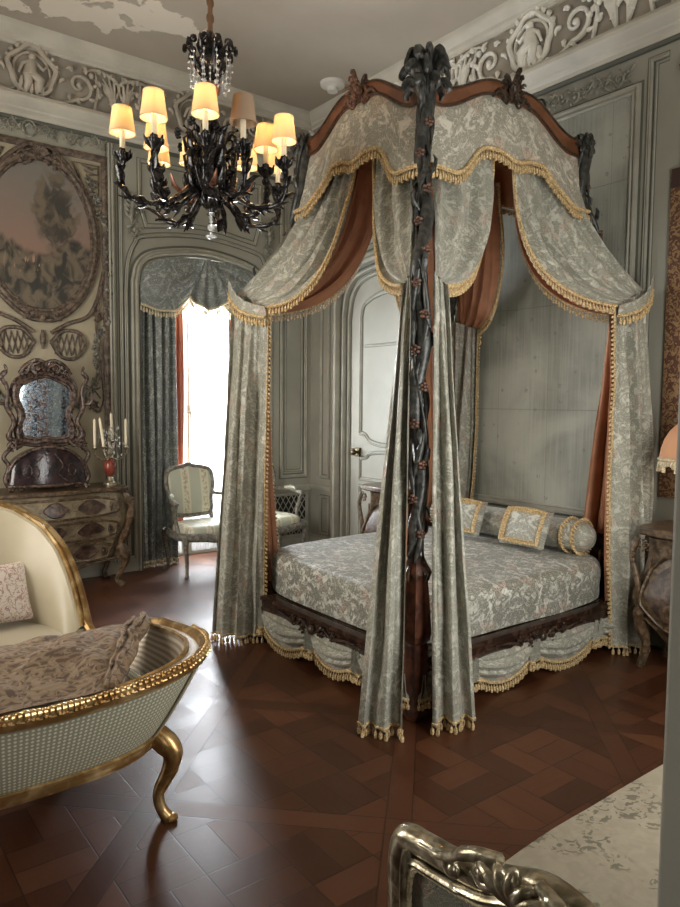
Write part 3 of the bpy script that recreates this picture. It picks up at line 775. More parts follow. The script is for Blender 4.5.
for i in range(90):
    t = 2*pi*i/90; b.ell(PP(OC[0]+cos(t)*(ea+.07), OC[1]+sin(t)*(eb+.07), .03), .010, 5, 3)
b.build('beading', m_comedge, ov)
b = MB()
for f in (1, -1):
    spiral(b, PP, OC[0]+f*.13, 3.62, .055, 1.2, radians(-70), f, .018, .03); spiral(b, PP, OC[0]+f*.24, 3.55, .035, 1.1, radians(-60), f, .013, .025)
    b.tube(cat([PP(OC[0], 3.70, .03), PP(OC[0]+f*.08, 3.72, .03), PP(OC[0]+f*.18, 3.66, .03), PP(OC[0]+f*.28, 3.56, .02), PP(OC[0]+f*.36, 3.44, .02)], 5), [.020]*20+[.01], 6)
    spiral(b, PP, OC[0]+f*.12, 2.335, .045, 1.2, radians(80), f, .015, .03); spiral(b, PP, OC[0]+f*.22, 2.42, .035, 1.1, radians(60), f, .012, .025)
    b.tube(cat([PP(OC[0], 2.28, .03), PP(OC[0]+f*.1, 2.29, .03), PP(OC[0]+f*.22, 2.36, .03), PP(OC[0]+f*.34, 2.48, .02)], 5), [.018]*15+[.008], 6)
for q in range(9):
    t = pi*(.1+.8*q/8); b.tube([PP(OC[0], 3.63, .04), PP(OC[0]+cos(t)*.07, 3.65+sin(t)*.07, .055)], [.010, .018], 6)
b.ell(PP(OC[0], 3.63, .04), .03, 8, 5); b.ell(PP(OC[0], 2.30, .04), .03, 8, 5); b.tube(ell_(.05, .012), .02, 6, closed=True)
b.build('crest', m_panelbrown, ov, angle=60)

# ================================================================ TAPESTRY AT THE RIGHT EDGE
tp = thing('wall_tapestry', 'orange brown woven tapestry with patterned border hanging right of the bed', 'tapestry', (HX, 1.6, 2.3))
b = MB(); b.box(HX-.02, HX-.004, .95, 2.33, 1.0, 3.80); b.build('field', m_tapfield, tp, smooth=False)
b = MB(); b.box(HX-.026, HX-.006, 2.20, 2.385, 1.0, 3.10); b.box(HX-.026, HX-.006, .85, 1.03, 1.0, 3.10); b.box(HX-.027, HX-.006, .85, 2.385, 1.0, 1.2); b.build('border', m_tap, tp, smooth=False)
b = MB(); b.box(HX-.029, HX-.006, 2.24, 2.38, 2.98, 3.10); b.build('corner_square', flat('dark brown wool', (.05, .025, .02), .9), tp, smooth=False)
b = MB()
for z in (3.78,):
    spiral(b, Ph, 2.30, 3.72, .04, 1.2, 0, 1, .012, .03); spiral(b, Ph, 2.28, 3.60, .03, 1.2, 1, 1, .010, .03)
b.build('corner_ornament', m_brownwood, tp)

# ================================================================ SMOKE DETECTOR
sd = MB(); c = (4.17, 5.60, CH)
sd.lathe([(.02, -.085), (.05, -.085), (.055, -.06), (.05, -.05), (.07, -.045), (.115, -.03), (.12, 0)], c, 28)
tag(sd.build('smoke_detector', m_plastic, origin=c), 'round white smoke detector on the ceiling above the bed corner', 'smoke detector')
# ================================================================ THE CANOPY BED
BX0, BX1, BY0, BY1 = 2.42, 4.38, 2.52, 4.20
TX0, TX1, TY0, TY1 = 2.72, 4.02, 2.82, 3.84
def inset(z):
    t = max(0, min(1, (z-2.30)/.72)); return .30*(1-(1-t)**1.9)
def corner(ix, iy, z, out=0):
    e = inset(z)/.30
    return V3((lerp(BX0, TX0, e)-out if ix == 0 else lerp(BX1, TX1, e)+out, lerp(BY0, TY0, e)-out if iy == 0 else lerp(BY1, TY1, e)+out, z))
# faces: start corner, end corner, outward normal
FACES = {'foot': ((0, 0), (0, 1), V3((-1, 0, 0))), 'near': ((0, 0), (1, 0), V3((0, -1, 0))), 'far': ((0, 1), (1, 1), V3((0, 1, 0))), 'head': ((1, 0), (1, 1), V3((1, 0, 0)))}
def FP(face, s, z, out=0):
    a, b, n = FACES[face]
    return corner(*a, z).lerp(corner(*b, z), s)+n*out
bed = thing('canopy_bed', 'carved dark wood four-post bed with curved fabric canopy in the middle of the room', 'canopy bed', (3.375, 3.325, 0))
def bump_s(s, a=.06, b=.40): return sstep(a, b, s)*sstep(a, b, 1-s)
def ztop(s): return 3.29+.15*bump_s(s)
def zbot(s): return ztop(s)-.085-.02*(1-bump_s(s))
def zfr(s): return 2.835+.20*sstep(.13, .33, s)*sstep(.13, .33, 1-s)-.035*sstep(.40, .5, s)*sstep(.40, .5, 1-s)
for f in FACES:
    n = 44; b = MB(); a_, b_, nn = FACES[f]
    vs = []
    for i in range(n+1):
        s = i/n
        for out, zz in ((.0, zbot(s)), (.045, zbot(s)), (.052, zbot(s)+.012), (.045, zbot(s)+.02), (.045, ztop(s)-.024), (.058, ztop(s)-.012), (.05, ztop(s)), (.0, ztop(s))):
            p = FP(f, lerp(-.03, 1.03, s), 3.3, out); p.z = zz; vs.append(p)
    fs = [(i*8+k, i*8+(k+1) % 8, i*8+8+(k+1) % 8, i*8+8+k) for i in range(n) for k in range(8)]+[tuple(range(8)), tuple(n*8+k for k in range(8))]
    b.add(vs, fs); co_ = b.build('cornice', m_brownwood, bed, angle=35)
    b = MB()                                            # dark bead along the cornice edges
    for zf_, o_ in ((lambda s: ztop(s)-.006, .058), (lambda s: zbot(s)+.008, .052)):
        pts = []
        for i in range(n+1): p = FP(f, lerp(-.02, 1.02, i/n), 3.3, o_); p.z = zf_(i/n); pts.append(p)
        b.tube(pts, .0075, 6)
    b.build('bead', m_darkwood, co_)
    b = MB(); T = (FP(f, 1, 3.3)-FP(f, 0, 3.3)).normalized(); c0 = FP(f, .5, 3.3, .05); c0.z = 3.375
    leafcluster(b, c0-V3((0, 0, .02)), .17, .030, 5, (0, 0, 1), T, .015)
    leafcluster(b, c0-V3((0, 0, .02)), .10, .045, 5, (0, 0, 1), T, .014)
    for sg in (1, -1):
        b.tube(cat([c0+T*(sg*.0)+V3((0, 0, .03)), c0+T*(sg*.06)+V3((0, 0, .05)), c0+T*(sg*.085)+V3((0, 0, .0)), c0+T*(sg*.05)+V3((0, 0, -.03)), c0+T*(sg*.03)+V3((0, 0, .01))], 5), [.018]*16+[.012]*5, 6)
        b.tube(cat([c0+T*(sg*.05), c0+T*(sg*.12)+V3((0, 0, .015)), c0+T*(sg*.17)+V3((0, 0, -.03))], 5), [.016]*6+[.012]*4+[.005], 6)
    rosette(b, c0+nn*.03+V3((0, 0, .0)), .03, nn)
    b.build('finial', m_flower if f == 'foot' else m_brownwood if f == 'far' else m_darkwood, co_, angle=60)
    # valance: stretched damask between cornice and fringe line, following the flare of the posts
    b = MB()
    def vf(u, v, f=f):
        s = lerp(-.0, 1.0, u); zt = zbot(u)+.015; zb = zfr(u); z = lerp(zb, zt, v); g = .055*(1-v)**.6
        return FP(f, lerp(-.02-g*.35, 1.02+g*.35, s), z, .030+g+.006*sin(u*40)*(1-v)+.010*(1-v)*sin(u*17))
    b.grid(vf, 70, 10); va = b.build('valance', m_valance, bed)
    b = MB(); b.grid(lambda u, v, f=f: vf(u, v)-FACES[f][2]*.014, 40, 4); b.build('lining', m_salmon, va)
    b = MB(); fringe(b, [vf(i/60, 0)+nn*.008 for i in range(61)], .052, .012, .011); b.build('fringe', m_fringe, va)
# wrap of valance down the outer posts (where it runs on along the curved post)
b = MB(); b.grid(lambda u, v: V3((lerp(BX0+.30, BX1-.30, u), lerp(BY0+.30, BY1-.30, v), 3.27+.10*sin(pi*u)*sin(pi*v))), 12, 12); b.build('tester', m_salmon, bed)
# inner lambrequin at the head, salmon with fringe
# posts
def post(ix, iy):
    sx = 1 if ix == 0 else -1; sy = 1 if iy == 0 else -1
    px, py = (BX0 if ix == 0 else BX1), (BY0 if iy == 0 else BY1)
    P = lambda z: corner(ix, iy, z, .055*sstep(2.45, 2.8, z))
    b = MB(); zs = [.80+i*(3.30-.80)/70 for i in range(71)]
    core = []
    for z in zs:
        a = z*9.5; p = P(z); core.append(p+V3((cos(a)*.020, sin(a)*.020, 0)))
    b.tube(core, [.034-.004*sin(z*19) for z in zs], 10)
    for k in range(4):
        pts = []; rs = []
        for z in zs:
            a = z*(6.5 if k % 2 else -5.2)+k*pi/2; p = P(z); pts.append(p+V3((cos(a)*.036, sin(a)*.036, 0))); rs.append(.012+.006*sin(z*23+k*2))
        b.tube(pts, rs, 6)
    p0 = b.build('post', m_post, bed, angle=60)
    # leaves springing off the vine
    b = MB(); b2 = MB()
    for q in range(13):
        z = .92+q*.185; p = P(z); a = q*2.4+ix+iy*2; d = V3((cos(a), sin(a), 0))
        b.tube([p+d*.02, p+d*.055+V3((0, 0, .04)), p+d*.065+V3((0, 0, .085)), p+d*.05+V3((0, 0, .11))], [.008, .018, .014, .004], 6, flat=.7)
        b.tube([p-d*.02, p-d*.052+V3((0, 0, -.03)), p-d*.06+V3((0, 0, -.07))], [.008, .017, .005], 6, flat=.7)
    b.build('vine_leaves', m_post, p0, angle=60)
    fd = V3((-sx, -sy, 0)).normalized()
    zq = [.96, 1.13, 1.30, 1.50, 1.68, 1.86, 2.03, 2.18, 2.34, 2.52, 2.70, 2.9, 3.06] if (ix, iy) == (0, 0) else [1.3, 1.9, 2.4, 2.7, 3.0]
    for i, z in enumerate(zq):
        b2 = MB(); a = (-.5 if i % 2 else .5); d = V3((fd.x*cos(a)-fd.y*sin(a), fd.x*sin(a)+fd.y*cos(a), 0)); rosette(b2, P(z)+d*.040, .030, d, 5); b2.build('carved_flower', m_flower, p0, angle=60)
    # curved dark brace along the flare, lace-edged
    # lower square tapering block, cap and leg
    b = MB(); M = Matrix.Rotation(0, 3, 'Z')
    prof = [(.030, .84), (.045, .80), (.056, .78), (.060, .755), (.050, .74), (.047, .72), (.056, .60), (.064, .46), (.060, .42), (.046, .40), (.052, .38), (.052, .16), (.040, .12), (.052, .08), (.046, .03), (.030, .0)]
    sq = []
    for r, z in prof:
        ring = []
        for k in range(16):
            t = 2*pi*k/16; c, s_ = cos(t), sin(t); q = (abs(c)**4+abs(s_)**4)**-.25; ring.append((px+c*q*r*(1+.05*cos(8*t)), py+s_*q*r*(1+.05*cos(8*t)), z))
        sq += ring
    fs = [(j*16+k, j*16+(k+1) % 16, j*16+16+(k+1) % 16, j*16+16+k) for j in range(len(prof)-1) for k in range(16)]+[tuple(range(16)), tuple((len(prof)-1)*16+k for k in range(16))]
    b.add(sq, fs); lb = b.build('leg', m_legwood, bed, angle=35)
    b = MB(); q = V3((px, py, 0))
    for k in range(8):
        t = 2*pi*k/8; d = V3((cos(t), sin(t), 0)); b.tube([q+d*.045+V3((0, 0, .79)), q+d*.062+V3((0, 0, .76)), q+d*.058+V3((0, 0, .72))], [.010, .016, .006], 6)
    b.build('leaf_collar', m_darkwood, lb)
    # capital plume: leaves rise, arch outward and curl down
    b = MB(); K = 1. if (ix, iy) == (0, 0) else .55
    c = P(3.3); c.z = 3.20 if K == 1 else 3.20
    for ring, (n_, hh, oo) in enumerate(((9, .215, .085), (7, .15, .105), (7, .07, .10))):
        for k in range(n_):
            a = 2*pi*(k+.5*ring)/n_; o = V3((cos(a), sin(a), 0)); h_ = hh*K; w_ = oo*K
            b.tube(cat([c-V3((0, 0, .10*K)), c+o*(w_*.45)+V3((0, 0, h_*.45)), c+o*(w_*.62)+V3((0, 0, h_*.86)), c+o*(w_*.95)+V3((0, 0, h_)), c+o*(w_*1.2)+V3((0, 0, h_-.035*K)), c+o*(w_*1.1)+V3((0, 0, h_-.06*K))], 4),
                   [K*interp([(0, .008), (.35, .026), (.6, .028), (.85, .020), (1, .006)], i/20) for i in range(21)], 6, flat=.6)
    b.tube([c-V3((0, 0, .12*K)), c+V3((0, 0, .10*K)), c+V3((0, 0, .19*K))], [.03*K, .055*K, .05*K], 10)
    b.build('capital', m_post, bed, angle=60)
for ix in (0, 1):
    for iy in (0, 1): post(ix, iy)
# rails: serpentine apron with carved centre
def rail(p0, p1, n, name='rail'):
    p0, p1, n = V3(p0), V3(p1), V3(n); T = (p1-p0).normalized(); L = (p1-p0).length
    b = MB(); N = 40; vs = []
    lo = lambda s: .235-.05*sstep(.25, .45, s)*sstep(.25, .45, 1-s)+.012*cos(s*2*pi*3)
    for i in range(N+1):
        s = i/N; q = p0.lerp(p1, s)
        for o, z in ((-.02, lo(s)+.01), (.025, lo(s)), (.032, lo(s)+.015), (.022, lo(s)+.03), (.026, .290), (.036, .30), (.034, .325), (.0, .335), (-.02, .33)):
            v = q+n*o; v.z = z; vs.append(v)
    K = 9; fs = [(i*K+k, i*K+(k+1) % K, i*K+K+(k+1) % K, i*K+K+k) for i in range(N) for k in range(K)]+[tuple(range(K)), tuple(N*K+k for k in range(K))]
    b.add(vs, fs); r = b.build(name, m_railwood, bed, angle=35)
    b = MB(); c = p0.lerp(p1, .5); c.z = .25
    PR = lambda a, z, d=0: c+T*a+n*(d+.022)+V3((0, 0, z))
    b.ell(PR(0, 0, .01), (.03, .03, .03), 8, 6)
    for f in (1, -1):
        spiral(b, PR, f*.10, .0, .032, 1.2, radians(90), f, .010, .012, tail=(f*.01, -.02, .0)); spiral(b, PR, f*.20, .01, .024, 1.1, radians(-90), f, .008, .010, tail=(f*.11, .03, 0))
        b.tube([PR(f*.22, .0, .01), PR(f*.30, .015, .01), PR(f*.40, .02, .004)], [.010, .008, .003], 6)
    b.build('carved_leaves', m_darkwood, r, angle=60)
rail((BX0-.01, BY0+.04, 0), (BX0-.01, BY1-.04, 0), (-1, 0, 0)); rail((BX0+.04, BY0-.01, 0), (BX1-.04, BY0-.01, 0), (0, -1, 0)); rail((BX0+.04, BY1+.01, 0), (BX1-.04, BY1+.01, 0), (0, 1, 0))
b = MB(); b.box(BX1-.05, BX1-.02, BY0+.04, BY1-.04, .25, .72); b.build('headboard', m_railwood, bed, smooth=False, bevel=.005)
b = MB(); b.box(BX0+.02, BX1-.02, BY0+.02, BY1-.02, .26, .33); b.build('slat_base', m_railwood, bed, smooth=False)
# swagged skirt under the rails
def skirt(p0, p1, n, spans):
    p0, p1, n = V3(p0), V3(p1), V3(n)
    b = MB()
    b.grid(lambda u, v: p0.lerp(p1, u)+n*(-.015+.008*sin(u*90))+V3((0, 0, lerp(.09, .245, v))), 90, 3)
    sk = b.build('skirt', m_damask, bed)
    e = MB()
    fr = MB()
    for (s0, s1, dp) in spans:
        def sw(u, v, s0=s0, s1=s1, dp=dp):
            # v 0 top .. 1 bottom hem; pleats radiate from the gathered ends
            c = 1-(2*u-1)**2; c = c**.8
            z = .245-v*(.04+(dp-.035)*c)-.02*v*(1-c)
            o = -.004+.050*sin(pi*min(1, v*1.1))*c+.030*abs(sin(v*pi*3.3+.3))*(.25+.75*c)
            return p0.lerp(p1, lerp(s0, s1, u))+n*o+V3((0, 0, z))
        e.grid(sw, 30, 20); fringe(fr, [sw(i/30, 1)+n*.004 for i in range(31)], .045, .013, .008)
        for s_ in (s0, s1):
            q = p0.lerp(p1, s_)
            e.grid(lambda u, v, q=q: q+(p1-p0).normalized()*((u-.5)*(.03+.05*v))+n*(.03+.012*sin(u*12))+V3((0, 0, .245-.13*v)), 8, 4)
            T = (p1-p0).normalized(); fringe(fr, [q+T*(-.04)+n*.04+V3((0, 0, .115)), q+T*.04+n*.04+V3((0, 0, .115))], .04, .013, .008)
    e.build('swag', m_damask, sk); fr.build('fringe', m_fringe, sk)
skirt((BX0-.015, BY0+.02, 0), (BX0-.015, BY1+.02, 0), (-1, 0, 0), [(.005, .25, .14), (.23, .52, .17), (.50, .86, .19), (.84, 1.0, .13)])
skirt((BX0+.02, BY0-.015, 0), (BX1+.02, BY0-.015, 0), (0, -1, 0), [(.0, .20, .13), (.18, .47, .18), (.45, .80, .19), (.77, 1.0, .15)])
skirt((BX0+.02, BY1+.015, 0), (BX1+.02, BY1+.015, 0), (0, 1, 0), [(.0, .5, .18), (.5, 1.0, .18)])

# ---------------------------------------------------------------- bedspread over the mattress
def spread():
    b = MB(); cx, cy = (BX0+BX1)/2-.015, (BY0+BY1)/2; hx, hy = (BX1-BX0)/2-.06, (BY1-BY0)/2-.015
    N = 96
    def outline(k, g=0, rad=.16):
        t = 2*pi*k/N; c, s = cos(t), sin(t); p = 5.5
        r = (abs(c)**p+abs(s)**p)**(-1/p)
        return V3((c*r*(hx+g), s*r*(hy+g), 0)), V3((c, s, 0))
    rings = []
    for j in range(13): rings.append((j/12*.93, 0, None))
    prof = [(-.035, .0), (-.010, -.012), (.006, -.035), (.014, -.07), (.014, -.12), (.010, -.17), (.012, -.22), (.008, -.255)]
    vs = []; uv = []
    def ztopf(x, y): return .592+.020*(1-(x/hx)**2)*(1-(y/hy)**2)+.006*mn.noise(V3((x*2.2, y*2.2, 0)))
    for sc, _, _ in rings:
        for k in range(N):
            o, d = outline(k); x, y = o.x*sc, o.y*sc; vs.append((cx+x, cy+y, ztopf(x, y))); uv.append((x, y))
    for g, dz in prof:
        for k in range(N):
            o, d = outline(k, g); w = -dz
            wave = .007*mn.noise(V3((o.x*3, o.y*3, dz*2)))*min(1, w*8)+.004*sin(o.x*6+o.y*7)*min(1, w*5)
            o2 = o+d*wave; vs.append((cx+o2.x, cy+o2.y, ztopf(min(hx, max(-hx, o.x)), min(hy, max(-hy, o.y)))+dz))
            q = o.x*.7071*0; uv.append((o.x+(1 if d.x > 0 else -1)*w*(abs(d.x) > .70), o.y+(1 if d.y > 0 else -1)*w*(abs(d.y) >= .70)))
    nr = len(rings)+len(prof)
    fs = [(j*N+k, j*N+(k+1) % N, j*N+N+(k+1) % N, j*N+N+k) for j in range(nr-1) for k in range(N)]
    b.add(vs, fs, uv)
    o = b.build('bedspread', m_spread, origin=(cx, cy, .335)); tag(o, 'grey and cream floral damask bedspread draped over the canopy bed mattress', 'bedspread')
spread()
# bolster and cushions
def uvf(n, m, W, H): return lambda u, v: (u*W, v*H)
b = MB(); Yc = (BY0+BY1)/2; L = .74; xb, zb, r = 4.12, .722, .105
b.grid(lambda u, v: V3((xb+cos(2*pi*u)*r*interp([(0, .15), (.02, .75), (.06, .96), (.5, 1.02), (.94, .96), (.98, .75), (1, .15)], v), Yc+lerp(-L, L, v), zb+sin(2*pi*u)*r*interp([(0, .15), (.02, .75), (.06, .96), (.5, 1.02), (.94, .96), (.98, .75), (1, .15)], v))), 24, 60, True, uvs=lambda u, v: (u*.7, v*1.5), cap=True)
bo = thing('bolster_pillow', 'long sage damask bolster with gold fringed end lying across the head of the bed', 'bolster', (xb, Yc, zb-r))
b.build('cover', m_damask, bo)
for s in (-1, 1):
    for off in (.10, .19):
        b = MB()
        ring = [V3((xb+cos(t)*(r+.004), Yc+s*(L-off), zb+sin(t)*(r+.004))) for t in [2*pi*i/30 for i in range(31)]]
        b.tube(ring, .009, 6)
        for q in ring[:-1]:
            d = (q-V3((xb, q.y, zb))).normalized(); b.tube([q, q+d*.014+V3((0, s*.016, 0)), q+d*.006+V3((0, s*.034, -.008))], [.006, .007, .003], 4)
        b.build('fringe', m_fringe, bo)
def cushion(name, W, H, D, mat, matf, label, cat_, M, group=None, fr=.03, border=True, uvsc=1.):
    """soft square cushion standing in its own x-z plane; M places it"""
    t = thing(name, label, cat_, M.translation, 0, group)
    b = MB()
    def sf(sd):
        def f(u, v):
            x, z = (2*u-1), (2*v-1); pu = (1-abs(x)**3.2)*(1-abs(z)**3.2); pin = 1-.06*(1-x*x)*abs(z)**3 ; pin2 = 1-.06*(1-z*z)*abs(x)**3
            return M @ V3((x*W/2*pin2, sd*D/2*max(0, pu)**.55, z*H/2*pin))
        return f
    for sd in (-1, 1): b.grid(sf(sd), 18, 18, uvs=lambda u, v: (u*W*uvsc, v*H*uvsc))
    b.build('cover', mat, t)
    if matf:
        b = MB(); k = .90
        n = 20; edge = [(-k+2*k*i/n, -k) for i in range(n)]+[(k, -k+2*k*i/n) for i in range(n)]+[(k-2*k*i/n, k) for i in range(n)]+[(-k, k-2*k*i/n) for i in range(n)]
        g = sf(-1)
        pts = [g((x+1)/2*.86+.07, (z+1)/2*.86+.07)+(M.to_3x3() @ V3((0, -.004, 0))) for x, z in edge]
        b.tube(pts, .008, 6, closed=True)
        c = M.translation
        for i, q in enumerate(pts):
            for h in (0, 1):
                q2 = q.lerp(pts[(i+1) % len(pts)], h*.5); d = (q2-c).normalized()
                b.tube([q2, q2+d*.016+(M.to_3x3() @ V3((0, -.010, 0))), q2+d*fr], [.006, .008, .004], 4)
        b.build('fringe', matf, t)
    return t
def place(x, y, z, rz, tilt, roll=0): return Matrix.Translation((x, y, z)) @ Matrix.Rotation(rz, 4, 'Z') @ Matrix.Rotation(tilt, 4, 'X') @ Matrix.Rotation(roll, 4, 'Y')
cushion('throw_pillow', .37, .27, .12, m_damask, m_fringe, 'small square sage cushion with gold fringe leaning at the middle of the bolster', 'cushion', place(3.93, 3.02, .755, radians(-90), radians(-24)), 'fringed cushions on the bed')
cushion('throw_pillow', .37, .27, .12, m_damask, m_fringe, 'fringed sage cushion half hidden behind the drapery of the near bedpost', 'cushion', place(3.93, 3.60, .755, radians(-84), radians(-24)), 'fringed cushions on the bed')

# ---------------------------------------------------------------- bed curtains
def curtain(label, face, end, tie, bot, zt=(2.30, 2.20), folds=7, seed=0, fringe_m=None, hang_bulge=.05, P1=None, sw=.40, edge=True, hasash=True, nolin=False):
    """drape gathered from the canopy edge to the post (swag), tied, then falling to the floor.
       end 0/1: which corner of the face; tie, bot: plan points (outer, free) at tie and hem"""
    fringe_m = fringe_m or m_fringe
    n_out = FACES[face][2]; a, b_, _ = FACES[face]; cn = a if end == 0 else b_
    sgn = lambda u: u if end == 0 else 1-u
    t0, t1 = V3((*tie[0], zt[0])), V3((*tie[1], zt[1])); b0, b1 = V3((*bot[0], .045)), V3((*bot[1], .045))
    root = thing('bed_curtain', label, 'curtain', ((tie[0][0]+tie[1][0])/2, (tie[0][1]+tie[1][1])/2, 0), 0, 'damask bed curtains')
    rr = random.Random(seed); ph = rr.uniform(0, 6)
    inward = (V3((3.375, 3.325, 0))-V3((*tie[0], 0))); inward.z = 0; inward.normalize()
    def swag(u, t, off=0):
        # u 0 at the post .. 1 free edge, t 0 top .. 1 tie
        top = FP(face, sgn(.03+u*sw), 3.17, -.02)
        end_ = t0.lerp(t1, .15+.8*u)
        # control: the free edge sags well inwards, the edge at the post follows the curved post
        cz = lerp(2.70, 2.24, u**.8); s_c = .03+u*sw*1.06
        ctl = FP(face, sgn(s_c), 2.75, .0); ctl.z = cz
        if u < .5: ctl = ctl.lerp(FP(face, sgn(.05), 2.86, -.01), (1-2*u)*.9)
        p = bez(top, ctl, end_, t)
        amp = .036*sin(pi*min(1, t*.9+.10))*(1-.25*t)*sstep(0, .25, t)+.004
        fo = sin(u*folds*pi*1.3+ph+t*2.2)*amp+.5*amp*sin(u*folds*pi*2.9+ph*2)
        fo += .02*sin(pi*t)*sin(u*pi)+.010*mn.noise(V3((u*5, t*5, seed)))
        return p+n_out*(fo+off)+V3((0, 0, -.018*sin(pi*t)*(sin(u*folds*pi*1.3+ph+1.2))))
    side = (b1-b0); side.z = 0; side.normalize(); pn_ = V3((0, 0, 1)).cross(side)
    if pn_.dot(n_out) < 0: pn_ = -pn_
    def hang(u, t, off=0):
        # t 0 tie .. 1 hem
        p = t0.lerp(t1, u).lerp(b0.lerp(b1, u), t**.85 if False else t)
        w = sin(pi*min(1, t*1.6)/2)
        amp = lerp(.020, .048, w)*(.75+.5*mn.noise(V3((u*3, t*1.5, seed*3.1))))
        fo = cos(u*folds*pi+ph)*amp+.35*amp*sin(u*folds*pi*2.3+ph+t*1.5)+.016*mn.noise(V3((u*6, t*7, seed)))+.012*sin(t*7+u*9+ph)
        bl = hang_bulge*sin(pi*u)*w
        pn2 = pn_
        return p+pn2*(fo+bl+off)+side*(.006*sin(u*folds*pi*2+ph)*w)
    m_ = MB(); m_.grid(lambda u, v: swag(u, v), 44, 30); m_.grid(lambda u, v: hang(u, v), 60, 44)
    # join band at the tie is covered by the sash
    dr = m_.build('drape', m_damask, root, angle=80)
    li = MB(); li.grid(lambda u, v: swag(.10+u*.88, v, -.016), 36, 24)
    if nolin: li.build('swag_lining', m_salmon, root, angle=80); li = MB()
    li.grid(lambda u, v: hang(.14+u*.84, v, -.05), 40, 30)
    li.build('lining', m_damask if nolin else m_salmon, root, angle=80)
    fr = MB(); d_in = (V3((3.375, 3.325, 0))-t1); d_in.z = 0
    fe = [swag(1, i/40)+n_out*.006 for i in range(41)]
    fringe(fr, fe, .045, .013, .009, (0, 0, -1))
    fr.build('fringe', fringe_m, dr); fr = MB()
    if edge: fringe(fr, [hang(1, i/50)+n_out*.004 for i in range(51)], .022, .016, .006, side*1.0+V3((0, 0, -.5))); fr.build("fringe", fringe_m, dr); fr = MB()
    fringe(fr, [hang(i/50, 1)+V3((0, 0, .012)) for i in range(51)], .05, .02, .006)
    fr.build('fringe', fringe_m, dr)
    if not hasash: return root
    # sash
    sb = MB()
    def sash(u, v): return t0.lerp(t1, lerp(-.02, 1.0, u))+n_out*(.025+.05*sin(pi*min(1, u*1.05)*.96+.1)+.005*sin(u*34+v*3))+V3((0, 0, lerp(.055, -.045, v)*(1-.35*u)+.02-.05*u-.04*sin(pi*u)))
    sb.grid(sash, 16, 5); s_ = sb.build('sash', m_damask, root)
    fb = MB(); fringe(fb, [sash(i/16, 1) for i in range(17)], .05, .012, .010); fb.build('fringe', fringe_m, s_)
    return root
curtain('grey damask bed curtain at the front bedpost, the half on its left, foot side', 'foot', 0, ((2.385, 2.545), (2.40, 2.63)), ((2.245, 2.40), (2.105, 2.575)), (2.24, 2.18), 4, 1, hang_bulge=.03, edge=False, hasash=False)
curtain('grey damask bed curtain at the front bedpost, the half on its right, long side', 'near', 0, ((2.46, 2.48), (2.58, 2.50)), ((2.40, 2.385), (2.60, 2.275)), (2.24, 2.18), 4, 2, hang_bulge=.03, edge=False, hasash=False)
curtain('tied damask bed curtain at the foot corner nearest the window, seen from outside', 'foot', 1, ((2.33, 4.22), (2.37, 3.84)), ((2.15, 4.20), (2.40, 3.96)), (2.34, 2.19), 6, 3)
curtain('damask bed curtain behind the window side footpost, along the far side', 'far', 0, ((2.42, 4.24), (2.56, 4.23)), ((2.38, 4.29), (2.72, 4.24)), (2.30, 2.20), 6, 4)
curtain('silver green tied bed curtain at the head corner beside the right bedside commode', 'near', 1, ((4.36, 2.45), (4.06, 2.49)), ((4.40, 2.36), (4.09, 2.44)), (2.36, 2.21), 6, 5)
curtain('bed curtain at the right head corner, drawn along the head with salmon lining showing', 'head', 0, ((4.40, 2.52), (4.40, 2.72)), ((4.41, 2.52), (4.36, 2.90)), (2.30, 2.20), 6, 6, hang_bulge=.02)
curtain('narrow bed curtain at the far head corner, seen through the bed beside the silk panel', 'head', 1, ((4.40, 4.19), (4.40, 3.90)), ((4.41, 4.20), (4.40, 3.98)), (2.30, 2.20), 6, 7, hang_bulge=.02, nolin='split')
curtain('bed curtain at the far head corner beside the door, hanging along the far side', 'far', 1, ((4.36, 4.24), (4.05, 4.23)), ((4.40, 4.29), (4.12, 4.25)), (2.30, 2.20), 6, 8)
# ================================================================ CHANDELIER
CC = V3((1.742, 3.39, 0))
ch = thing('chandelier', 'black bronze chandelier with twelve cream shaded candle lights hanging on a chain', 'chandelier', (CC.x, CC.y, 2.45))
Z = lambda r, a, z: V3((CC.x+cos(a)*r, CC.y+sin(a)*r, z))
b = MB()
zz = 3.47; k = 0
while zz < 4.60:                                             # chain wrapped in brown cord
    a = k*pi/2; b.tube([V3((CC.x+cos(a)*.016*cos(t), CC.y+sin(a)*.016*cos(t), zz+.026*sin(t))) for t in [2*pi*i/12 for i in range(12)]], .006, 5, closed=True); zz += .040; k += 1
b.tube([V3((CC.x, CC.y, 3.40)), V3((CC.x, CC.y, 4.64))], .013, 8)
b.build('chain', flat('brown cord', (.13, .07, .035), .8), ch)
b = MB(); b.lathe([(.02, 0), (.07, .01), (.075, .03), (.05, .05), (.0, .06)], (CC.x, CC.y, 4.59), 20); b.build('ceiling_rose', m_copper, ch)
b = MB()
b.tube([V3((CC.x, CC.y, z)) for z in (2.58, 2.65, 2.70, 2.77, 2.84, 2.90, 2.95, 3.02, 3.09, 3.16, 3.22, 3.30, 3.40, 3.46)], [.012, .035, .022, .055, .075, .06, .035, .05, .022, .018, .03, .018, .03, .012], 12)
b.build('stem', m_black, ch)
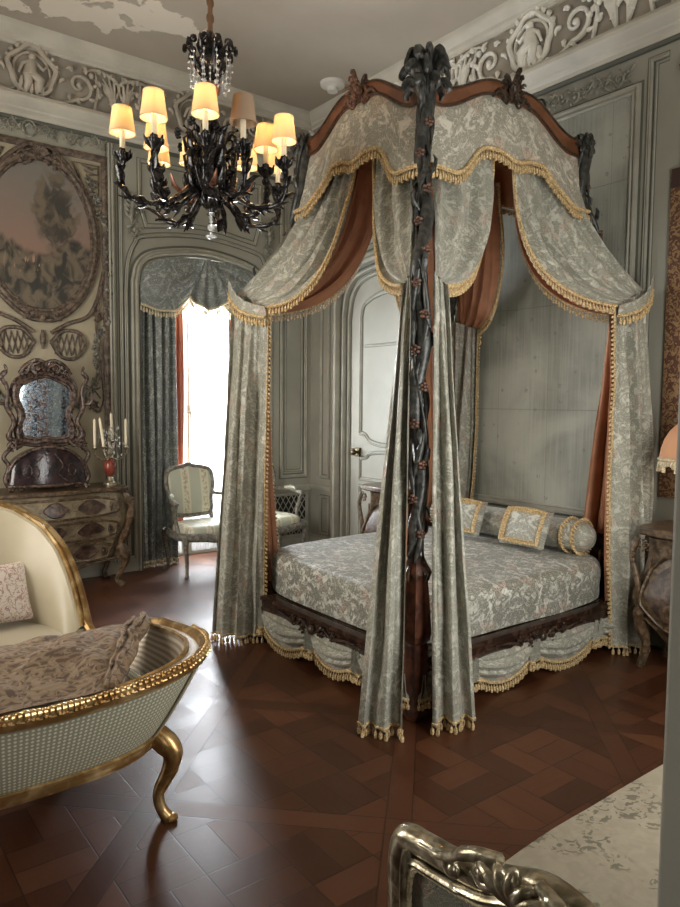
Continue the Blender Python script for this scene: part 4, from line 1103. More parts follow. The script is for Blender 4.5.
# crown with small leaves and hanging drops
cr = MB()
for q in range(10):
    a = 2*pi*q/10
    cr.tube(cat([Z(.02, a, 3.240), Z(.075, a, 3.300), Z(.10, a, 3.380), Z(.125, a+.1, 3.410), Z(.13, a+.15, 3.370)], 4), [.008]*10+[.013]*6+[.005], 6, flat=.6)
    cr.ell(Z(.105, a+.2, 3.415), .020, 6, 4); cr.tube([Z(.03, a+.3, 3.320), Z(.06, a+.3, 3.410), Z(.05, a+.5, 3.455), Z(.03, a+.6, 3.440)], [.008, .014, .010, .003], 6)
cr.lathe([(.02, 3.220), (.05, 3.240), (.045, 3.280), (.085, 3.320), (.08, 3.335), (.04, 3.340)], (CC.x, CC.y, 0), 16)
crn = cr.build('crown', m_black, ch, angle=60)
b = MB(); b.lathe([(.012, 3.150), (.045, 3.180), (.052, 3.215), (.03, 3.240)], (CC.x, CC.y, 0), 14); b.build('copper_cup', m_copper, crn)
b = MB()
for q in range(10):
    a = 2*pi*q/10+.15
    for j in range(6): b.ell(Z(.10+.010*sin(j), a, 3.355-j*.030), .0065+.004*(j == 5), 6, 4)
    b.tube([Z(.10, a, 3.370), Z(.10, a, 3.200)], .0012, 4)
    for j in range(4): b.ell(Z(.065, a+.3, 3.280-j*.028), .006, 6, 4)
    b.tube([Z(.065, a+.3, 3.290), Z(.065, a+.3, 3.190)], .0012, 4)
b.build('crystal_beads', m_glassy, crn)
# body: leafy cage
b = MB()
for q in range(9):
    a = 2*pi*q/9
    b.tube(cat([Z(.02, a, 2.60), Z(.085, a+.1, 2.70), Z(.11, a, 2.83), Z(.075, a-.1, 2.90), Z(.10, a, 2.97), Z(.14, a+.1, 3.0)], 5), [.012+.008*sin(i) for i in range(26)], 7, flat=.7)
    for j in range(3):
        aa = a+.35; z = 2.66+j*.09; b.tube([Z(.07, aa, z), Z(.125, aa+.1, z+.05), Z(.135, aa+.2, z+.11), Z(.11, aa+.25, z+.13)], [.010, .022, .016, .004], 6, flat=.5)
for q in range(14):
    a = 2*pi*q/14; rosette(b, Z(.15+.03*(q % 2), a, 2.90+.045*(q % 3)), .028, Z(1, a, 0)-CC, 5)
b.build('leafy_body', m_black, ch, angle=60)
b = MB()
for q in range(5):
    a = 2*pi*q/5+.4; b.tube([Z(.10, a, 2.72), Z(.16, a+.1, 2.66), Z(.20, a+.15, 2.69), Z(.22, a+.2, 2.74)], [.010, .020, .016, .004], 6, flat=.5)
b.build('copper_leaves', m_copper, ch, angle=60)
b = MB(); 
for z, r in ((2.575, .012), (2.555, .010), (2.535, .010), (2.505, .020), (2.475, .009)): b.ell((CC.x, CC.y, z), r, 10, 7)
b.lathe([(.002, 2.445), (.026, 2.452), (.030, 2.46), (.008, 2.468)], (CC.x, CC.y, 0), 12); b.build('crystal_drop', m_glassy, ch)
rtx, fwx = V3((.794, -.608, 0)), V3((.608, .794, 0))
lights = [(-.405, -.17, 0, 1), (-.20, -.36, 0, 1), (-.275, -.03, -.02, 1), (-.34, .28, 0, 1), (.05, -.41, 0, 1), (.21, -.31, .0, 0), (.28, .04, 0, 1), (.385, -.08, .0, 1), (.315, .36, 0, 1), (.145, .33, 0, 1), (-.16, .27, 0, 1), (-.03, .37, -.02, 1)]
for i, (lx, ly, dz, on) in enumerate(lights):
    off = rtx*lx+fwx*ly; r = off.length; a = math.atan2(off.y, off.x); zc = 2.93+dz
    b = MB(); d = off.normalized(); tn = V3((-d.y, d.x, 0))
    sw_ = .04*(-1)**i
    path = cat([CC+V3((0, 0, 2.74)), CC+d*(r*.30)+tn*sw_+V3((0, 0, 2.66)), CC+d*(r*.62)+tn*sw_*1.3+V3((0, 0, 2.585)), CC+d*(r*.92)+V3((0, 0, 2.61)), CC+d*(r*1.02)+V3((0, 0, 2.69)), CC+d*r+V3((0, 0, 2.765+dz))], 6)
    n = len(path); b.tube(path, [.011+.006*sin(q*.9)**2 for q in range(n)], 7)
    for q in range(10, n-4, 4):                                # acanthus leaves along the arm
        p = path[q]; T = (path[q+1]-path[q]).normalized(); s_ = (-1)**q
        up_ = V3((0, 0, 1)); L = .062 if r > .3 else .045
        b.tube([p, p+T*L*.6+tn*s_*.020+up_*.012, p+T*L*1.3+tn*s_*.034+up_*.008, p+T*L*1.7+tn*s_*.044-up_*.006], [.008, .024, .018, .003], 7, flat=.5)
        b.tube([p, p+T*L*.5-up_*.022, p+T*L*1.2-up_*.036], [.008, .015, .003], 6, flat=.5)
    c = CC+d*r; c.z = 2.765+dz
    b.lathe([(.008, 0), (.016, .01), (.024, .03), (.040, .045), (.044, .052), (.020, .056), (.018, .075)], c, 12)
    for q in range(6):
        t = 2*pi*q/6; e = V3((cos(t), sin(t), 0)); b.tube([c+e*.02+V3((0, 0, .02)), c+e*.042+V3((0, 0, .045)), c+e*.050+V3((0, 0, .068))], [.007, .012, .003], 5, flat=.6)
    arm = b.build('arm', m_black, ch, angle=60)
    b = MB(); b.lathe([(.013, .06), (.0135, .165), (.010, .168)], c, 12); b.build('candle_tube', m_wax, arm)
    b = MB(); sr0, sr1, h0, h1 = .063, .046, .150, .272
    n = 40
    vs = []
    for z, rr in ((h0, sr0), (h1, sr1), (h1, sr1-.002), (h0, sr0-.002)):
        for q in range(n): t = 2*pi*q/n; w_ = 1+.012*(q % 2); vs.append(c+V3((cos(t)*rr*w_, sin(t)*rr*w_, z)))
    b.add(vs, [(j*n+q, j*n+(q+1) % n, ((j+1) % 4)*n+(q+1) % n, ((j+1) % 4)*n+q) for j in range(4) for q in range(n)])
    for z, rr in ((h0, sr0), (h1, sr1)): b.tube([c+V3((cos(t)*rr, sin(t)*rr, z)) for t in [2*pi*q/24 for q in range(24)]], .0022, 5, closed=True)
    for t in (0, 2*pi/3, 4*pi/3): b.tube([c+V3((0, 0, .25)), c+V3((cos(t)*.0485, sin(t)*.0485, .25))], .0012, 4)
    b.build('lamp_shade', m_shade if on else m_shade_off, arm, angle=20)
    if on:
        bb = MB(); bb.tube([c+V3((0, 0, z)) for z in (.165, .175, .19, .21, .222)], [.006, .012, .014, .009, .002], 8); bb.build('bulb', m_bulb, arm)
        l = bpy.data.lights.new('candle_light', 'POINT'); l.energy = 1.9; l.color = (1, .72, .44); l.shadow_soft_size = .02
        o = bpy.data.objects.new('candle_light', l); C.objects.link(o); o.parent = ch; o.location = c+V3((0, 0, .245))-V3(ch.location)

# ================================================================ WINDOW DRESSING
def wcurt(label, x0, x1, y, z0, z1, mat, amp, folds, name='window_curtain', hem=None, pull=None, seed=0, group=None, nz=30):
    b = MB()
    def f(u, v):
        xa, xb = x0, x1
        if pull: xb = lerp(x1, pull, sin(pi*min(1, v*1.0))*.0+sstep(0, .55, v)*(1-sstep(.75, 1, v)*.0))
        x = lerp(xa, xb, u)+.008*sin(v*6+u*9+seed)
        return V3((x, y+amp*cos(u*folds*2*pi+seed)+amp*.4*sin(u*folds*4.3*pi+seed*2+v), lerp(z1, z0, v)))
    b.grid(f, int(folds*14), nz)
    r = b.build(name, mat, origin=((x0+x1)/2, y, z0)); tag(r, label, 'curtain', group or ('window curtains' if name == 'window_curtain' else 'sheer curtains'))
    if hem:
        h = MB(); fringe(h, [f(i/60, 1)+V3((0, 0, .03)) for i in range(61)], .06, .018, .012); h.build('hem_fringe', hem, r)
    return r
wcurt('blue green damask window curtain drawn to the left of the french window', 2.568, 2.93, WY+.06, .02, 2.80, m_winfab, .035, 4.5, hem=m_creamfringe, seed=1)
wcurt('blue green damask window curtain on the right of the window, behind the bed drapery', 3.60, 3.83, WY+.05, .02, 2.80, m_winfab, .035, 4.5, hem=m_creamfringe, seed=2)
wcurt('terracotta inner curtain showing beside the left window curtain', 2.89, 3.03, WY+.12, .40, 2.62, m_salmon2, .018, 2.2, seed=3)
wcurt('terracotta inner curtain at the right of the window', 3.555, 3.61, WY+.13, .60, 2.62, m_salmon2, .018, 2.2, seed=4)
wcurt('sheer white voile hanging over the left leaf of the window', 2.64, 3.055, WY+.24, .06, 2.76, m_voile, .018, 7, 'sheer_curtain', seed=5)
wcurt('sheer white voile hanging over the right leaf of the window', 3.185, 3.66, WY+.24, .06, 2.76, m_voile, .018, 7, 'sheer_curtain', seed=6)
va = thing('window_valance', 'blue green swagged valance with cream fringe under the window arch', 'valance', (3.2, WY, 2.5))
for f in (-1, 1):
    b = MB()
    def sw(u, v, f=f):
        x = lerp(.65, .02, u); c = sin(pi*min(1, .0+u))**.8; c0 = 1-(2*u-1)**2
        zt = interp([(0, 2.70), (.06, 2.84), (.3, 2.93), (.6, 2.97), (1, 2.98)], u)
        zb = interp([(0, 2.50), (.25, 2.45), (.55, 2.46), (.8, 2.62), (1, 2.86)], u)
        q = v+0
        return V3((3.2+f*x, WY-.02-.05*sin(pi*q)*c0-.020*abs(sin(v*pi*3.5+u*2))*(.3+c0), lerp(zt, zb, v)-.02*c0*sin(pi*v)))
    b.grid(sw, 26, 26); s_ = b.build('swag', m_winfab, va)
    fb = MB(); fringe(fb, [sw(i/26, 1)-V3((0, .01, 0)) for i in range(27)], .055, .016, .010); fb.build('fringe', m_creamfringe, s_)
b = MB()
def jab(u, v):
    x = lerp(-.21, .21, u); e = 1-abs(2*u-1)
    return V3((3.22+x*(.10+.90*v**.8), WY-.075-.02*cos(u*6*pi)*v, lerp(2.98, lerp(2.60, 2.49, e**.7), v)))
b.grid(jab, 30, 14); s_ = b.build('jabot', m_winfab, va)
fb = MB(); fringe(fb, [jab(i/30, 1)-V3((0, .01, 0)) for i in range(31)], .055, .016, .010); fb.build('fringe', m_creamfringe, s_)

# ================================================================ ARMCHAIRS BY THE WINDOW
def armchair(loc, label, rz=0):
    t = thing('armchair', label, 'armchair', loc, 0, 'armchairs by the window')
    O = V3(loc); W = lambda x, y, z: O+V3((x, y, z))            # front is -y
    b = MB()                                                     # seat frame
    fr = lambda s: [W(-.27, .22, .37), W(-.30, -.0, .37), W(-.31, -.19, .375), W(-.24, -.25, .37), W(-.1, -.275, .36), W(0, -.285, .345), W(.1, -.275, .36), W(.24, -.25, .37), W(.31, -.19, .375), W(.30, 0, .37), W(.27, .22, .37)]
    b.tube(cat(fr(0), 5)+[W(-.27, .22, .37)], .026, 8, nrm=(0, 0, 1), flat=1.5)
    b.ell(W(0, -.305, .355), (.035, .015, .025), 8, 5); b.build('seat_frame', m_chairwood, t, angle=60)
    for sx, sy in ((-1, -1), (1, -1), (-1, 1), (1, 1)):
        b = MB(); x, y = sx*.275, (-.215 if sy < 0 else .21); f = .02 if sy < 0 else -.03
        b.tube(cat([W(x, y, .39), W(x+sx*.012, y-f*.8, .31), W(x-sx*.004, y, .16), W(x-sx*.008, y+f*.2, .05), W(x+sx*.006, y-f*.9, .0)], 5), [1.2*r_ for r_ in (.034, .036, .034, .030, .026, .023, .020, .018, .017, .016, .016, .015, .015, .014, .014, .013, .013, .014, .016, .018, .018)], 8)
        b.build('leg', m_chairwood, t)
    b = MB()
    def seat(u, v):
        a = 2*pi*u; p = 3.2; c, s = cos(a), sin(a); rr = (abs(c)**p+abs(s)**p)**(-1/p)
        prof = [(1.0, .38), (1.03, .41), (1.0, .44), (.9, .462), (.6, .478), (.0, .482)]
        k = v*5; i = min(4, int(k)); q = k-i; sc = lerp(prof[i][0], prof[i+1][0], q); z = lerp(prof[i][1], prof[i+1][1], q)
        return W(c*rr*.275*sc*(1-.05*s), s*rr*.235*sc-.02, z)
    b.grid(seat, 40, 15, True, uvs=lambda u, v: (seat(u, v).x-O.x+2.05, seat(u, v).y-O.y)); b.build('seat_cushion', m_stripe, t)
    # back, leaning
    BW = lambda x, z: W(x, .21+.10*(z-.4)/.6+.02*(1-(x/.3)**2), z)
    shp = [(-.20, .52), (-.215, .66), (-.245, .80), (-.225, .92), (-.15, .955), (-.06, .97), (0, .985), (.06, .97), (.15, .955), (.225, .92), (.245, .80), (.215, .66), (.20, .52), (.1, .50), (0, .495), (-.1, .50)]
    P = [BW(x, z) for x, z in shp]; b = MB()
    loop = cat(P+[P[0]], 4)[:-1]; b.tube(loop, .022, 8, closed=True)
    for sx in (-1, 1): b.tube([BW(sx*.20, .54), BW(sx*.205, .46), W(sx*.21, .21, .36)], [.022, .022, .026], 8)
    b.ell(BW(0, .995)-V3((0, .02, 0)), (.035, .018, .016), 8, 5); b.build('back_frame', m_chairwood, t, angle=60)
    for sgn_ in (-1, 1):
        b = MB(); cx_, cz_ = 0, .735; ctr = BW(0, .735)
        vs = [ctr+V3((0, sgn_*.030, 0))]; uv = [(2.05, .735)]
        N = len(loop)
        for rr, dd in ((.5, .028), (.85, .020), (1.0, .0)):
            for p in loop:
                q = ctr.lerp(p, rr); vs.append(q+V3((0, sgn_*dd, 0))); uv.append((q.x-O.x+2.05, q.z))
        fs = [(0, 1+i, 1+(i+1) % N) for i in range(N)]+[(1+j*N+i, 1+j*N+(i+1) % N, 1+j*N+N+(i+1) % N, 1+j*N+N+i) for j in range(2) for i in range(N)]
        b.add(vs, fs, uv); b.build('back_pad', m_stripe, t)
    for sx in (-1, 1):
        b = MB()
        b.tube(cat([BW(sx*.225, .70), W(sx*.285, .10, .70), W(sx*.32, -.02, .685), W(sx*.33, -.10, .675), W(sx*.325, -.125, .655)], 5), [.018]*12+[.022]*6+[.026]*3, 8)
        b.tube(cat([W(sx*.325, -.115, .66), W(sx*.318, -.075, .58), W(sx*.30, -.06, .48), W(sx*.295, -.10, .38)], 5), [.020]*8+[.018]*4+[.022]*4, 8); b.build('arm', m_chairwood, t)
        b = MB(); b.tube([W(sx*.275, .12, .715), W(sx*.30, .05, .722), W(sx*.318, -.02, .712)], [.016, .026, .016], 8); b.build('arm_pad', m_stripe, t)
    return t
armchair((3.01, 6.05, 0), 'grey carved armchair with striped cream upholstery in front of the window')
armchair((3.735, 6.05, 0), 'grey carved armchair seen between the bed drapery and the wall grille')

# ================================================================ COMMODE UNDER THE OVAL PICTURE
cm = thing('commode', 'painted serpentine three drawer commode with scrolled legs under the oval picture', 'commode', (1.62, 6.1, 0))
cmx, hw = 1.60, .58
def wz(z):  # half width by height: bombe
    return hw+interp([(.10, -.10), (.22, -.06), (.40, .0), (.58, .05), (.72, .05), (.80, .02), (.83, .0)], z)
def fy(x, z): # front depth
    return 5.94-interp([(.16, -.10), (.3, -.02), (.45, .05), (.62, .11), (.76, .09), (.83, .05)], z)*(.55+.45*cos(x/hw*pi*.5)**2)-.015*cos(x/hw*pi*2)
b = MB()
def body(u, v):
    z = lerp(.19-.0*u, .83, v)
    if u < .2: s = u/.2; return V3((cmx-wz(z), lerp(6.35, fy(-hw, z)+.05, s), z))
    if u > .8: s = (u-.8)/.2; return V3((cmx+wz(z), lerp(fy(hw, z)+.05, 6.35, s), z))
    s = (u-.2)/.6; x = lerp(-1, 1, s); e = 1-abs(x)**10
    zl = z-.05*(1-v)**3*cos(x*pi)
    return V3((cmx+x*wz(z), fy(x*hw, z)+.05*(1-e), zl))
b.grid(body, 90, 24); b.add([V3((cmx-hw+.05, 6.35, .22)), V3((cmx+hw-.05, 6.35, .22)), V3((cmx+hw-.05, 6.0, .22)), V3((cmx-hw+.05, 6.0, .22))], [(0, 1, 2, 3)])
b.build('carcass', m_commode, cm, angle=35)
b = MB(); n = 60; vs = []; TOPL = [(cmx-hw-.06, 6.355), (cmx-hw-.07, 6.0)]+[(cmx+x*(hw+.07), fy(x*hw, .80)-.02+.045*abs(x)**8) for x in [-.97+1.94*i/40 for i in range(41)]]+[(cmx+hw+.07, 6.0), (cmx+hw+.06, 6.355)]
b.prism([(x, y, .83) for x, y in TOPL], (0, 0, .035)); b.build('top', m_comedge, cm, bevel=.008, angle=30)
for r in range(3):
    z0_, z1_ = .245+r*.195, .245+r*.195+.165
    def dface(x, z, d=.0): return V3((cmx+x*wz(z), fy(x*hw, z)-.006-d, z))
    b = MB(); b.grid(lambda u, v: dface(lerp(-.86, .86, u), lerp(z0_, z1_, v), .004*(1 if .02 < u < .98 else 0)), 50, 8); dr = b.build('drawer', m_commode, cm)
    b = MB()
    loop = [dface(.84*(max(-1, min(1, 1.12*cos(t)))), lerp(z0_, z1_, .5)+.078*max(-1, min(1, 1.3*sin(t)))*(1-.0*cos(t)), .010) for t in [2*pi*i/60 for i in range(60)]]
    b.tube(loop, .010, 6, closed=True); b.build('drawer_moulding', m_comedge, dr)
    for c in (-.48, .0, .48):
        b = MB(); zc = (z0_+z1_)/2; rx = .16 if c else .13
        vs = [dface(c, zc, .014)]+[dface(c+cos(t)*rx*(1+.12*cos(4*t)), zc+sin(t)*.058, .011) for t in [2*pi*i/24 for i in range(24)]]
        b.add(vs, [(0, 1+i, 1+(i+1) % 24) for i in range(24)]); b.tube(vs[1:], .005, 5, closed=True); b.build('painted_cartouche', m_comdark, dr)
    for c in (-.74, .74):
        b = MB(); zc = (z0_+z1_)/2; q = dface(c, zc, .0)
        b.tube([q+V3((0, -.008, .04)), q+V3((0, -.02, .02)), q+V3((0, -.016, -.01)), q+V3((0, -.012, -.045))], [.004, .012, .012, .004], 6); b.ell(q+V3((0, -.02, .0)), .014, 8, 5); b.build('drawer_pull', m_comdark, dr)
for sx in (-1, 1):
    b = MB(); x = cmx+sx*(hw+.02)
    b.tube(cat([V3((x, 5.95, .82)), V3((x+sx*.055, 5.90, .70)), V3((x+sx*.035, 5.90, .55)), V3((x-sx*.02, 5.93, .40)), V3((x-sx*.03, 5.95, .28))], 6), [.030+.012*sin(i*.5)**2 for i in range(25)], 8)
    for q in range(6): b.ell(V3((x+sx*.06, 5.885, .76-q*.03)), (.018, .014, .016), 7, 5)
    b.build('corner_moulding', m_comedge, cm)
    for y0, s in ((5.95, -1), (6.30, 1)):
        b = MB(); xx = x-sx*.03
        b.tube(cat([V3((xx, y0, .36)), V3((xx+sx*.035, y0+s*.03, .24)), V3((xx, y0, .12)), V3((xx-sx*.025, y0-s*.01, .05)), V3((xx+sx*.015, y0+s*.02, .0))], 6), [.05, .052, .052, .05, .048, .045, .04, .036, .032, .029, .027, .025, .024, .023, .022, .022, .021, .021, .021, .022, .024, .026, .028, .028, .026], 8); b.build('leg', m_comedge, cm)
b = MB(); b.tube(cat([V3((cmx+x*(hw-.02), fy(x*hw, .2)-.012, .20-.05*cos(x*pi)) ) for x in (-1, -.6, -.3, 0, .3, .6, 1)], 6), .014, 6); b.build('apron_moulding', m_comedge, cm)

# ================================================================ DRESSING MIRROR ON THE COMMODE
TZ = .865; MX, MY = 1.62, 6.12
dm_ = thing('dressing_mirror', 'dark carved dressing mirror with domed lacquer base standing on the commode', 'mirror', (MX, MY, TZ))
Q = lambda x, z, d=0: V3((MX+x, MY-d, z))
b = MB()
dome = [(-.31, 0.045)]+[(-.31*cos(t), .10+.27*sin(t)**.75) for t in [pi*i/24 for i in range(1, 24)]]+[(.31, .045)]
def dm_s(u, v):
    x = lerp(-.31, .31, u); zt = .10+.25*max(0, 1-(x/.31)**2)**.5*1.0; zt = min(zt, .36)
    return Q(x, TZ+lerp(.04, zt, v), .02+.11*(1-(x/.33)**2)**.5*(1-.35*v**2))
b.grid(dm_s, 40, 14); b.grid(lambda u, v: Q(lerp(-.31, .31, u), TZ+lerp(.04, .10+.25*max(0, 1-(lerp(-1, 1, u))**2)**.5, v), -.08), 40, 6)
b.grid(lambda u, v: (lambda a, c: a.lerp(c, v))(dm_s(u, 1), Q(lerp(-.31, .31, u), TZ+.10+.25*max(0, 1-lerp(-1, 1, u)**2)**.5, -.08)), 40, 3)
b.grid(lambda u, v: (lambda a, c: a.lerp(c, v))(dm_s(u, 0), Q(lerp(-.31, .31, u), TZ+.04, -.08)), 40, 2)
cs = b.build('domed_case', m_lacquer, dm_, angle=50)
b = MB()
b.tube([dm_s(i/40, 1)+V3((0, -.006, .004)) for i in range(41)], .014, 7); b.tube([dm_s(i/40, 0)+V3((0, -.006, 0)) for i in range(41)], .016, 7)
for sx in (-1, 1):
    b.tube(cat([Q(sx*.30, TZ+.02, .05), Q(sx*.33, TZ+.10, .05), Q(sx*.30, TZ+.2, .05), Q(sx*.335, TZ+.28, .04), Q(sx*.27, TZ+.36, .03)], 6), .018, 7); spiral(b, lambda a, z, d=0: Q(a, z, .04+d), sx*.27, TZ+.37, .035, 1.2, 0, sx, .012, .02)
    b.tube(cat([Q(sx*.27, TZ+.045, .07), Q(sx*.29, TZ+.02, .10), Q(sx*.30, TZ+.005, .11)], 5), .018, 7)
b.tube(cat([dm_s(.30, .1), dm_s(.36, .35), dm_s(.33, .6), dm_s(.42, .8)], 6), .005, 5); b.tube(cat([dm_s(.72, .1), dm_s(.60, .3), dm_s(.66, .55), dm_s(.56, .85)], 6), .006, 5)
for u_ in (.22, .78): b.tube([dm_s(u_+.05*cos(t), .45+.18*sin(t))+V3((0, -.004, 0)) for t in [2*pi*i/16 for i in range(16)]], .005, 5, closed=True)
b.build('case_moulding', m_lacqedge, cs, angle=60)
for x in (-.22, .22):
    b = MB(); b.ell(Q(x, TZ+.022, .08), (.03, .025, .022), 8, 6); b.build('foot', m_lacqedge, dm_)
OUTM = [(-.175, TZ+.44), (-.19, TZ+.53), (-.165, TZ+.62), (-.205, TZ+.74), (-.19, TZ+.84), (-.11, TZ+.89), (0, TZ+.925), (.11, TZ+.89), (.19, TZ+.84), (.205, TZ+.74), (.165, TZ+.62), (.19, TZ+.53), (.175, TZ+.44), (.08, TZ+.42), (0, TZ+.43), (-.08, TZ+.42)]
loop = cat([Q(x, z, .0) for x, z in OUTM+OUTM[:1]], 4)[:-1]; N = len(loop)
b = MB(); b.add([Q(0, TZ+.66, 0)]+loop, [(0, 1+i, 1+(i+1) % N) for i in range(N)]); b.build('mirror_glass', m_mirror, dm_, smooth=False)
b = MB(); b.prism([p+V3((0, .012, 0)) for p in loop], (0, .012, 0)); b.build('backboard', m_darkwood, dm_, smooth=False)
b = MB(); ctr = Q(0, TZ+.66)
b.tube([ctr+(p-ctr)*1.02-V3((0, .008, 0)) for p in loop], .014, 7, closed=True); b.tube([ctr+(p-ctr)*1.13-V3((0, .004, 0)) for p in loop], .024, 7, closed=True); b.tube([ctr+(p-ctr)*1.24+V3((0, .004, 0)) for p in loop], .014, 7, closed=True)
b.build('mirror_frame', m_lacqedge, dm_)
b = MB()
QQ = lambda a, z, d=0: Q(a, z, d+.01)
for f in (-1, 1):
    spiral(b, QQ, f*.07, TZ+1.00, .045, 1.3, radians(-80), f, .016, .03); spiral(b, QQ, f*.16, TZ+.96, .035, 1.1, radians(-60), f, .013, .02)
    b.tube(cat([QQ(0, TZ+1.04, .03), QQ(f*.07, TZ+1.06, .03), QQ(f*.15, TZ+1.02, .03), QQ(f*.20, TZ+.95, .02)], 5), .016, 6)
    # side uprights with scrolls and flame finial
    b.tube(cat([QQ(f*.20, TZ+.38, .0), QQ(f*.29, TZ+.44, .02), QQ(f*.25, TZ+.56, .02), QQ(f*.30, TZ+.68, .02), QQ(f*.29, TZ+.80, .02), QQ(f*.31, TZ+.88, .02)], 6), [.026]*8+[.020]*14+[.016]*9, 8)
    b.tube(cat([QQ(f*.17, TZ+.41, .02), QQ(f*.22, TZ+.36, .03), QQ(f*.28, TZ+.40, .03)], 5), .018, 6)
    b.tube(cat([QQ(f*.31, TZ+.86, .02), QQ(f*.335, TZ+.92, .02), QQ(f*.30, TZ+.97, .02), QQ(f*.31, TZ+1.02, .02)], 5), [.016]*5+[.02]*5+[.012]*5+[.004], 6)
    b.tube(cat([QQ(f*.30, TZ+.70, .02), QQ(f*.36, TZ+.72, .03), QQ(f*.37, TZ+.80, .03)], 5), [.014]*10+[.004], 6)
for q in range(5): b.tube([QQ(0, TZ+.99, .04), QQ((q-2)*.03, TZ+1.05-abs(q-2)*.012, .05)], [.012, .018], 6)
b.build('carved_crest', m_lacqedge, dm_, angle=60)

# ================================================================ CANDELABRUM ON THE COMMODE
cx_, cy_ = 2.15, 6.12
cd = thing('candelabrum', 'crystal hung candelabrum with red urn and four cream candles at the commode corner', 'candelabrum', (cx_, cy_, TZ))
b = MB(); b.lathe([(.055, 0), (.055, .02), (.04, .03), (.028, .05), (.020, .08)], (cx_, cy_, TZ), 18); b.build('base', m_silvergilt, cd)
b = MB(); b.lathe([(.02, .075), (.038, .095), (.050, .14), (.052, .18), (.042, .205), (.022, .22), (.026, .235)], (cx_, cy_, TZ), 20); b.build('urn', m_redurn, cd)
b = MB(); b.tube([V3((cx_, cy_, TZ+z)) for z in (.23, .28, .33, .40, .47, .52)], [.012, .02, .012, .016, .010, .004], 8); b.build('stem', m_silvergilt, cd)
b = MB(); R.seed(11)
for i in range(75):
    a = R.uniform(0, 2*pi); z = R.uniform(.24, .50); r = R.uniform(.02, .135)*(1-.9*abs(z-.34)*2) ; r = max(.01, r)
    b.ell((cx_+cos(a)*r, cy_+sin(a)*r*.7, TZ+z), (.006, .006, R.uniform(.008, .016)), 6, 4)
b.build('crystal_drops', m_glassy, cd, kind=None)['kind'] = 'stuff'
for i, (dx, dy, h0, lean) in enumerate(((-.135, -.02, .33, 0), (-.075, -.07, .34, -.03), (.045, .05, .38, -.01), (.14, -.02, .33, 0))):
    b = MB(); b.tube(cat([V3((cx_, cy_, TZ+.26)), V3((cx_+dx*.5, cy_+dy*.5, TZ+.22)), V3((cx_+dx, cy_+dy, TZ+h0-.06)), V3((cx_+dx, cy_+dy, TZ+h0-.01))], 5), .006, 6)
    b.lathe([(.006, -.02), (.026, -.005), (.028, 0), (.012, .002), (.013, .02)], (cx_+dx, cy_+dy, TZ+h0), 12); ar = b.build('arm', m_silvergilt, cd)
    b = MB(); p0 = V3((cx_+dx, cy_+dy, TZ+h0)); b.tube([p0, p0+V3((lean, 0, .235)), p0+V3((lean*1.04, 0, .245))], [.0125, .0115, .006], 10); b.tube([p0+V3((lean*1.04, 0, .24)), p0+V3((lean*1.05, 0, .258))], .0015, 4); b.build('candle', m_wax, ar)

